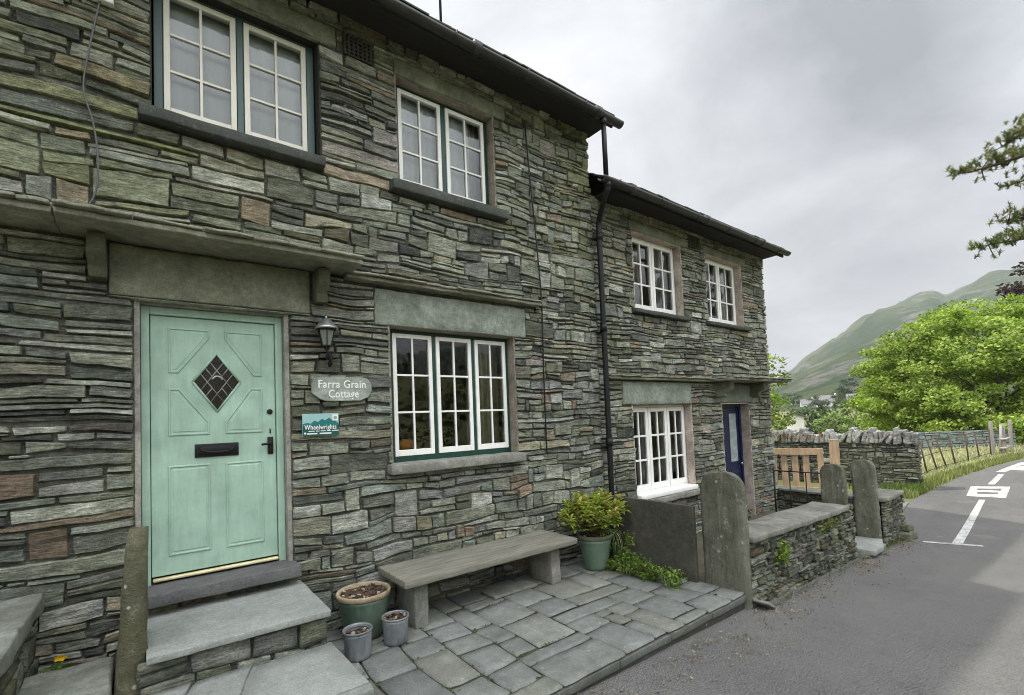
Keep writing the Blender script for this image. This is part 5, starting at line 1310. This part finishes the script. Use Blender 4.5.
# grass at the verge
def blades(mb, n, fn, h0, h1, rng, cols, w=.012):
    for _ in range(n):
        x, y = fn(); z = terrain(x, y); h = rng.uniform(h0, h1); a = rng.random() * 6.28; l_ = rng.gauss(0, .3); s = Vector((cos(a) * w, sin(a) * w, 0)); b_ = Vector((x, y, z)); t_ = b_ + Vector((sin(a) * l_ * h, cos(a) * l_ * h, h))
        m_ = b_.lerp(t_, .55) + Vector((0, 0, h * .08)); c_ = rng.choice(cols); k = rng.uniform(.8, 1.25)
        mb.add([b_ - s, b_ + s, m_ + s * .7, m_ - s * .7, t_], [[0, 1, 2, 3], [3, 2, 4]], tuple(v * k for v in c_))
g = MB(); rg = random.Random(18)
def f1():
    t = rg.random(); x = lerp(13.6, 26, t); return x, road_left(x) + .02 + abs(rg.gauss(0, .45)) * (1 if x > 14 else .5)
blades(g, 4200, f1, .05, .20, rg, [(.22, .27, .09), (.17, .22, .07), (.34, .32, .16), (.28, .3, .12)], .012)
def f2(): return 14.55 + rg.gauss(0, .22), max(-1.22, -1.0 + abs(rg.gauss(0, .5)) - .2)
blades(g, 900, f2, .08, .28, rg, [(.13, .19, .055), (.18, .25, .07), (.09, .14, .04)], .012)
o = obj('verge_grass', g, GRASSL, None, False); o['kind'] = 'stuff'
g = MB()
def f4():
    r_ = rg.uniform(17, 38); a_ = rg.uniform(74, 86); q = polar(a_, 0, r_); return (q.x, max(q.y, road_left(q.x) + .3) + .2)
blades(g, 9000, f4, .06, .2, rg, [(.5, .49, .33), (.42, .43, .25), (.56, .55, .4)], .02)
o = obj('field_grass', g, GRASSL, None, False); o['kind'] = 'stuff'
# dead leaves, grit and weeds along the foot of the patio and wall
g = MB(); pts = []
for cl_ in range(75):
    x = rg.uniform(1.8, 9.3); yb = (-2.0 if x < 4.7 else -2.08); yy = yb - abs(rg.gauss(0, .10 if x > 5 else .2)) - .02
    for k in range(rg.randrange(2, 22)):
        px, py = x + rg.gauss(0, .09), min(yb, yy + rg.gauss(0, .05)); pts.append((px, py, rz(px) + .008 + .01 * rg.random()))
leafcloud(g, pts, .026, rg, [(.19, .13, .08), (.25, .18, .11), (.13, .10, .06), (.3, .26, .18), (.2, .18, .13)], 1.2, .6)
for _ in range(260):
    x = rg.uniform(1.6, 9.3); y = (-2.0 if x < 4.7 else -2.08) - abs(rg.gauss(0, .28)); s = rg.uniform(.006, .018); k = rg.uniform(.1, .26); rbox(g, (x, y, rz(x) + .004), (s, s * .8, s * .6), 9, s * .2, 0, col=(k, k * .97, k * .9))
o = obj('leaf_litter', g, mat_slab('dry litter', (.2, .13, .07), 0, 0, use_attr=True), None, False); o['kind'] = 'stuff'
g = MB()
for _ in range(60):
    x = rg.uniform(4.9, 9.2)
    for k in range(rg.randrange(4, 16)): q = (x + rg.gauss(0, .05), -2.07 - abs(rg.gauss(0, .03)), rz(x) + .01); t_ = Vector(q) + Vector((rg.gauss(0, .03), rg.gauss(-.02, .02), rg.uniform(.03, .09))); s = Vector((.004, .002, 0)); g.add([Vector(q) - s, Vector(q) + s, t_], [[0, 1, 2]], rg.choice([(.12, .19, .04), (.2, .25, .07), (.25, .22, .1)]))
for _ in range(260):   # moss and seedlings in the patio joints
    a = rg.choice(prects); x = rg.choice([a[0], a[1]]) if rg.random() < .5 else rg.uniform(a[0], a[1]); y = rg.choice([a[2], a[3]]) if x not in (a[0], a[1]) else rg.uniform(a[2], a[3]); x, y = warp_flag(x, y)
    leafcloud(g, [(x + rg.gauss(0, .015), y + rg.gauss(0, .008), -1.775 + .006 * rg.random()) for _ in range(5)], .016, rg, [(.1, .12, .03), (.13, .14, .05), (.07, .09, .03)], .8, .7)
o = obj('joint_moss', g, GRASSL, None, False); o['kind'] = 'stuff'

# ------------------------------------------------------------------ field fence, stile, field wall
F = thing('field_fence', 'rusty iron rail fence with leaning posts along the field edge', 'fence', (21, -.75, -2.2))
posts = [(16.9, -.62), (18.05, -.60), (19.2, -.62), (20.2, -.66), (21.0, -.72), (22.4, -.8), (24.0, -.85), (25.4, -.95)]
lean = [(.0, 0), (-.05, .14), (-.1, .22), (-.08, .25), (-.05, .14), (0, .05), (0, .1), (0, 0)]
RUST = mat_metal('rusty iron', (.075, .05, .04), .7)
tops_ = []
for (x, y), (ax1, ay1) in zip(posts, lean):
    zb = -2.3; g = MB(); tp_ = (x + ax1, y + ay1, -1.12); tube(g, [(x, y, zb), tp_], .022, 6); obj('post', g, RUST, F); tops_.append(tp_)
for k, z in enumerate((.98, .62, .25)):
    g = MB(); tube(g, [(lerp(p_[0], t_[0], z), lerp(p_[1], t_[1], z), lerp(-2.3, t_[2], z)) for p_, t_ in zip(posts, tops_)], .011, 6); obj('rail', g, RUST, F)
S = thing('wooden_stile', 'weathered wooden stile with sloping brace at the road bend', 'stile', (26.5, -1.0, -2.2))
for x, y, h in ((25.6, -.98, 1.45), (27.3, -1.1, 1.25), (28.2, -1.2, 1.4)):
    g = MB(); rbox(g, (x, y, -2.25 + h / 2), (.11, .11, h), .3, .01, .015, 3, x); obj('post', g, GREYWOOD, S)
g = MB(); tube(g, [(26.8, -1.05, -2.1), (27.25, -1.05, -1.0)], .05, 6); obj('brace', g, GREYWOOD, S)
for z in (-1.9, -1.55):
    g = MB(); rbox(g, (27.2, -1.15, z), (1.5, .2, .05), .5, .01, .01, 3, 1); obj('step', g, GREYWOOD, S)
fr, L = line_fr((24.5, 6.5), (31.5, -1.0)); fl = wall_thing('field_wall', 'pale blue-grey stone wall crossing the field behind the iron fence', (28, 2, -2.5), [((lambda x, z, d: fr(x, z, d)), 0, L, -3.2, -1.35)], seed=41, colf=lambda r, x, z: tuple(v * r.uniform(.88, 1.1) for v in (.26, .30, .285)), hf=lambda r, x, z: r.choice([.08, .12, .16]), lf=lambda r, x, z, h: r.uniform(.2, .5), mat=mat_slab('pale wall', (.3, .3, .3), .1, 0, use_attr=True, con=.5))

# ------------------------------------------------------------------ trees
SYC = [(.25, .35, .06), (.31, .41, .08), (.38, .47, .11), (.17, .26, .045)]
b_ = polar(83.2, 0, 38)
tree('sycamore', 'big bright green sycamore beyond the field fence', 'tree', (b_.x, b_.y, -3.2), 9, 6.4, 6.4, 4.9, 3.9, 700, 150000, .165, SYC, 3, .13, .5, shape=lambda v: 1.0 if v.z > 0 else 1.05, asp=.8, inner=.3)
b_ = polar(86.3, 0, 55)
tree('copper_beech', 'dark purple copper beech showing behind the bright green sycamore', 'tree', (b_.x, b_.y, -3.5), 13, 3.6, 3.6, 4.6, 9.3, 60, 7000, .32, [(.035, .022, .03), (.055, .035, .045), (.07, .06, .07)], 5, .25)
b_ = polar(65.2, 0, 21)
tree('garden_tree', 'slim light green tree rising behind the farther cottage corner', 'tree', (b_.x, b_.y, -2.4), 5, 1.0, 1.0, 2.1, 2.7, 44, 3600, .13, [(.2, .29, .045), (.15, .24, .035), (.27, .34, .07)], 7, .3, .6, trunk_r=.08)
hill = [(67.6, 95, 2.2, 'round green tree in front of the white gable', (.13, .2, .05)), (69.9, 92, 3.7, 'broad dark green tree below the hillside village', (.06, .105, .035)), (71.6, 84, 3.2, 'pale green tree just above the boundary wall', (.19, .27, .09)), (73.3, 92, 4.2, 'mid green bushy tree beside the sycamore edge', (.14, .2, .06)),
        (70.4, 60, 1.5, 'low yellow-green bush peeping over the boundary wall', (.22, .28, .09)), (74.6, 70, 2.4, 'tall green shrub beneath the sycamore edge', (.14, .21, .05)),
        (72.85, 300, 7.0, 'dark green wooded clump at the foot of the fell', (.045, .08, .04)), (71.9, 310, 3.2, 'small dark tree left of the wooded clump', (.06, .09, .045)), (70.2, 262, 4.2, 'grey-green tree between the white hillside cottages', (.08, .11, .055)), (67.9, 300, 5, 'dim green tree on the slope behind the cottage corner', (.07, .11, .05)), (74.9, 290, 5, 'green tree right of the white farmhouse', (.1, .15, .05)), (72.3, 232, 4.6, 'small round tree between the two white houses', (.09, .13, .05))]
for i, (az, r_, rad, lab, c_) in enumerate(hill):
    q = polar(az, 0, r_); zt = terrain(q.x, q.y)
    tree('hillside_tree', lab, 'tree', (q.x, q.y, zt - .2), rad * 1.6, rad, rad, rad * .72, rad * .8, 26, 1500, rad * .13, [c_, tuple(v * 1.3 for v in c_), tuple(v * .7 for v in c_)], 50 + i, .32, .6, 'trees on the slope below the fell', .2)
def far_house(az, r_, w, dep, h, rise, z, label, rotd, chim=True):
    q = polar(az, 0, r_); T = thing('white_house', label, 'house', (q.x, q.y, z), 'white houses below the fell'); rot = Matrix.Rotation(math.radians(rotd), 3, 'Z')
    def tr(v): v = rot @ Vector(v); return (q.x + v.x, q.y + v.y, z + v.z)
    g = MB(); a, b = w / 2, dep / 2
    g.add([tr(v) for v in ((-a, -b, -1), (a, -b, -1), (a, b, -1), (-a, b, -1), (-a, -b, h), (a, -b, h), (a, b, h), (-a, b, h), (-a, 0, h + rise), (a, 0, h + rise))], [[0, 1, 5, 4], [2, 3, 7, 6], [1, 2, 6, 9, 5], [3, 0, 4, 8, 7]]); obj('wall', g, WHITE, T, False)
    g = MB(); o_ = .25; sl = rise / b
    for s in (-1, 1):
        P = [(-a - o_, s * (b + o_), h - sl * o_), (a + o_, s * (b + o_), h - sl * o_), (a + o_, 0, h + rise), (-a - o_, 0, h + rise)]; g.add([tr(v) for v in P] + [tr((v[0], v[1], v[2] + .18)) for v in P], [[0, 1, 2, 3][::s], [4, 5, 6, 7][::-s], [0, 1, 5, 4], [1, 2, 6, 5], [3, 0, 4, 7]])
    rf = obj('roof', g, ROOFM if r_ < 100 else mat_slab('grey roof', (.2, .2, .2), 0, 0), T, False)
    if chim:
        g = MB(); rbox(g, tr((a - .6, 0, h + rise + .4)), (.8, .8, 1.2), 9, .03, 0); obj('chimney', g, WHITE, rf, False)
    for k in range(int(w // 2.6)):
        for zz in ((.8, 3.2) if h > 4 else (.9,)):
            g = MB(); x0 = -a + 1.0 + k * 2.5; P = [(x0, -b - .03, zz), (x0 + 1, -b - .03, zz), (x0 + 1, -b - .03, zz + 1.2), (x0, -b - .03, zz + 1.2)]; g.add([tr(v) for v in P] + [tr((v[0], v[1] + .02, v[2])) for v in P], [[0, 1, 2, 3], [0, 4, 5, 1], [2, 6, 7, 3]]); obj('window', g, DARKGLASS, T, False)
far_house(68.1, 62, 5, 1.6, 2.15, .35, -3.1, 'white gable end close behind the slim light green tree', 22, False)
far_house(71.0, 270, 8, 6, 4.6, 3, -2.2, 'white hillside house with grey roof left of the dark clump', -62)
far_house(73.6, 235, 8, 6, 4.4, 3, -2.6, 'white farmhouse half hidden by the sycamore edge', -70)
far_house(69.3, 285, 6, 5, 3.0, 2.4, -1.2, 'small pale cottage at the left end of the hillside village', -60)

# Scots pine whose limbs reach in from the right
def pine():
    rg = random.Random(77); base = Vector((17.6, -8.2, -1.9)); T = thing('scots_pine', 'Scots pine limbs reaching in from the right edge', 'tree', base)
    g = MB(); tk = smooth_path([base, base + Vector((.15, .1, 3)), base + Vector((-.1, .2, 6.5)), base + Vector((.2, 0, 10)), base + Vector((0, .1, 13))], 4)
    tube(g, tk, [lerp(.3, .08, i / (len(tk) - 1)) for i in range(len(tk))], 10); limbs = []
    def limb(p0, p1, p2, r0):
        pts = smooth_path([p0, p1, p2], 8); tube(g, pts, [lerp(r0, .012, i / (len(pts) - 1)) for i in range(len(pts))], 6); return pts
    tufts = []
    def foliage(pts, spread, start=.35, dens=3):
        n = len(pts)
        for i in range(int(n * start), n):
            for k in range(dens):
                if nz(i * .55, pts[0].z * 3, 1) < -.6: continue
                d_ = Vector((rg.gauss(0, 1), rg.gauss(0, 1), rg.gauss(.25, .45))).normalized() * spread * rg.uniform(.3, 1) * (1.1 - .5 * i / n)
                e = pts[i] + d_; tube(g, [pts[i], pts[i].lerp(e, .6) + Vector((0, 0, -.02)), e], [.012, .008, .005], 4); tufts.append((e, (e - pts[i]).normalized()))
                for q_ in range(4): f_ = pts[i].lerp(e, rg.uniform(.4, 1)) + Vector((rg.gauss(0, .1), rg.gauss(0, .1), rg.gauss(.06, .06))); tufts.append((f_, Vector((rg.gauss(0, .5), rg.gauss(0, .5), .8)).normalized()))
    J = lambda z: base + Vector((0, .1, z + 1.9))
    foliage(limb(J(4.3), polar(90.5, .335, 14.5), polar(82.3, .348, 14.2), .09), .58, .3, 4)
    foliage(limb(J(4.9), polar(91, .40, 14.8), polar(84.6, .372, 14.6), .07), .5, .3, 3); foliage(limb(J(3.6), polar(91, .31, 14.6), polar(84.9, .312, 14.3), .06), .42, .35, 2)
    foliage(limb(J(4.0), polar(92, .29, 14.2), polar(86.6, .30, 13.8), .06), .4, .4, 3)
    foliage(limb(J(2.4), polar(91, .215, 14.3), polar(83.3, .232, 14.0), .08), .45, .38, 4)
    foliage(limb(J(2.9), polar(90, .245, 14.6), polar(84.6, .262, 14.2), .06), .45, .35, 3)
    for k in range(16):
        a = rg.uniform(-2.6, 1.2); z = rg.uniform(5.5, 12.6); Lh = (13.5 - z) * .35 + .8; p2 = J(z) + Vector((cos(a) * Lh, sin(a) * Lh, .5)); foliage(limb(J(z), J(z).lerp(p2, .5) + Vector((0, 0, .1)), p2, .06), .6, .35, 2)
    obj('trunk', g, BARK, T)
    g = MB(); cols = [(.13, .165, .065), (.19, .21, .085), (.10, .13, .055), (.25, .25, .115)]
    for p_, d_ in tufts:
        c_ = rg.choice(cols)
        for k in range(38):
            v = (d_ + Vector((rg.gauss(0, .75), rg.gauss(0, .75), rg.gauss(0, .75)))).normalized() * rg.uniform(.06, .12); s = v.cross(Vector((rg.gauss(0, 1), rg.gauss(0, 1), rg.gauss(0, 1)))).normalized() * .007; o_ = p_ + d_ * rg.uniform(-.08, .04)
            g.add([o_ - s, o_ + s, o_ + v], [[0, 1, 2]], tuple(x * rg.uniform(.8, 1.25) for x in c_))
    obj('crown', g, NEEDLE, T, False)
pine()
# indoor plants on the window board of the three-light window
def houseplant(x, n, label, seed, r=.13):
    rg = random.Random(seed); T = thing('houseplant', label, 'plant', (x, .34, -.285)); g = MB(); lathe(g, (x, .34, -.285), [(.045, 0), (.06, .09), (.065, .09)], 16, (True, True)); obj('pot', g, TERRA, T)
    g = MB(); leafcloud(g, blob_points(rg, (x, .31, -.12), (r, .09, .1), n, .2), .06, rg, [(.07, .12, .02), (.13, .16, .03)], .3, .6); obj('foliage', g, LEAF, T, False)
houseplant(2.28, 70, 'green houseplant on the sill behind the left casement', 1); houseplant(2.53, 90, 'green houseplant on the sill behind the middle casement', 2, .15)
g = MB(); lathe(g, (2.10, .28, -.285), [(.03, 0), (.07, .02), (.088, .06), (.08, .1), (.05, .125), (.01, .13)], 20, (True, True)); tag(obj('orange_ornament', g, ORANGE, loc=(2.10, .28, -.285)), 'round orange ornament on the sill behind the left casement', 'ornament')

rg = random.Random(91); g = MB(); pts = []  # unseen hedge added across the road to darken the lower window reflections
for k in range(420):
    x = rg.uniform(-10, 30); h_ = 4.2 + 1.2 * nz(x * .3, 0, 3); y = -9.6 - abs(rg.gauss(0, .9)); z = rz(x) + rg.uniform(0, 1) * h_
    pts += blob_points(rg, (x, y, z), (.9, .6, .7), 42, .3)
leafcloud(g, pts, .2, rg, [(.04, .06, .02), (.055, .08, .025), (.03, .045, .018)], .4, .6)
o = obj('unseen_hedge', g, LEAF, None, False); o['kind'] = 'stuff'
hz_ = bpy.data.materials.new('valley air'); hz_.use_nodes = True; hz_.node_tree.nodes.clear(); ho = hz_.node_tree.nodes.new('ShaderNodeOutputMaterial'); hv = hz_.node_tree.nodes.new('ShaderNodeVolumePrincipled')
hv.inputs['Color'].default_value = (.9, .94, 1, 1); hv.inputs['Density'].default_value = HAZE; hv.inputs['Anisotropy'].default_value = .2; hz_.node_tree.links.new(hv.outputs[0], ho.inputs['Volume'])
g = MB(); zb_ = min(v.co.z for n_ in ('ground', 'fell') for v in bpy.data.objects[n_].data.vertices) - 1; zt_ = max(v.co.z for v in bpy.data.objects['fell'].data.vertices) + 12
X_ = 3300; g.add([(-X_, -X_, zb_), (X_, -X_, zb_), (X_, X_, zb_), (-X_, X_, zb_), (-X_, -X_, zt_), (X_, -X_, zt_), (X_, X_, zt_), (-X_, X_, zt_)], [[3, 2, 1, 0], [4, 5, 6, 7], [0, 1, 5, 4], [1, 2, 6, 5], [2, 3, 7, 6], [3, 0, 4, 7]])
if HAZE: o = obj('haze', g, hz_, None, False); o['kind'] = 'stuff'
for o in list(SC.objects):
    if '_b' in o: del o['_b']
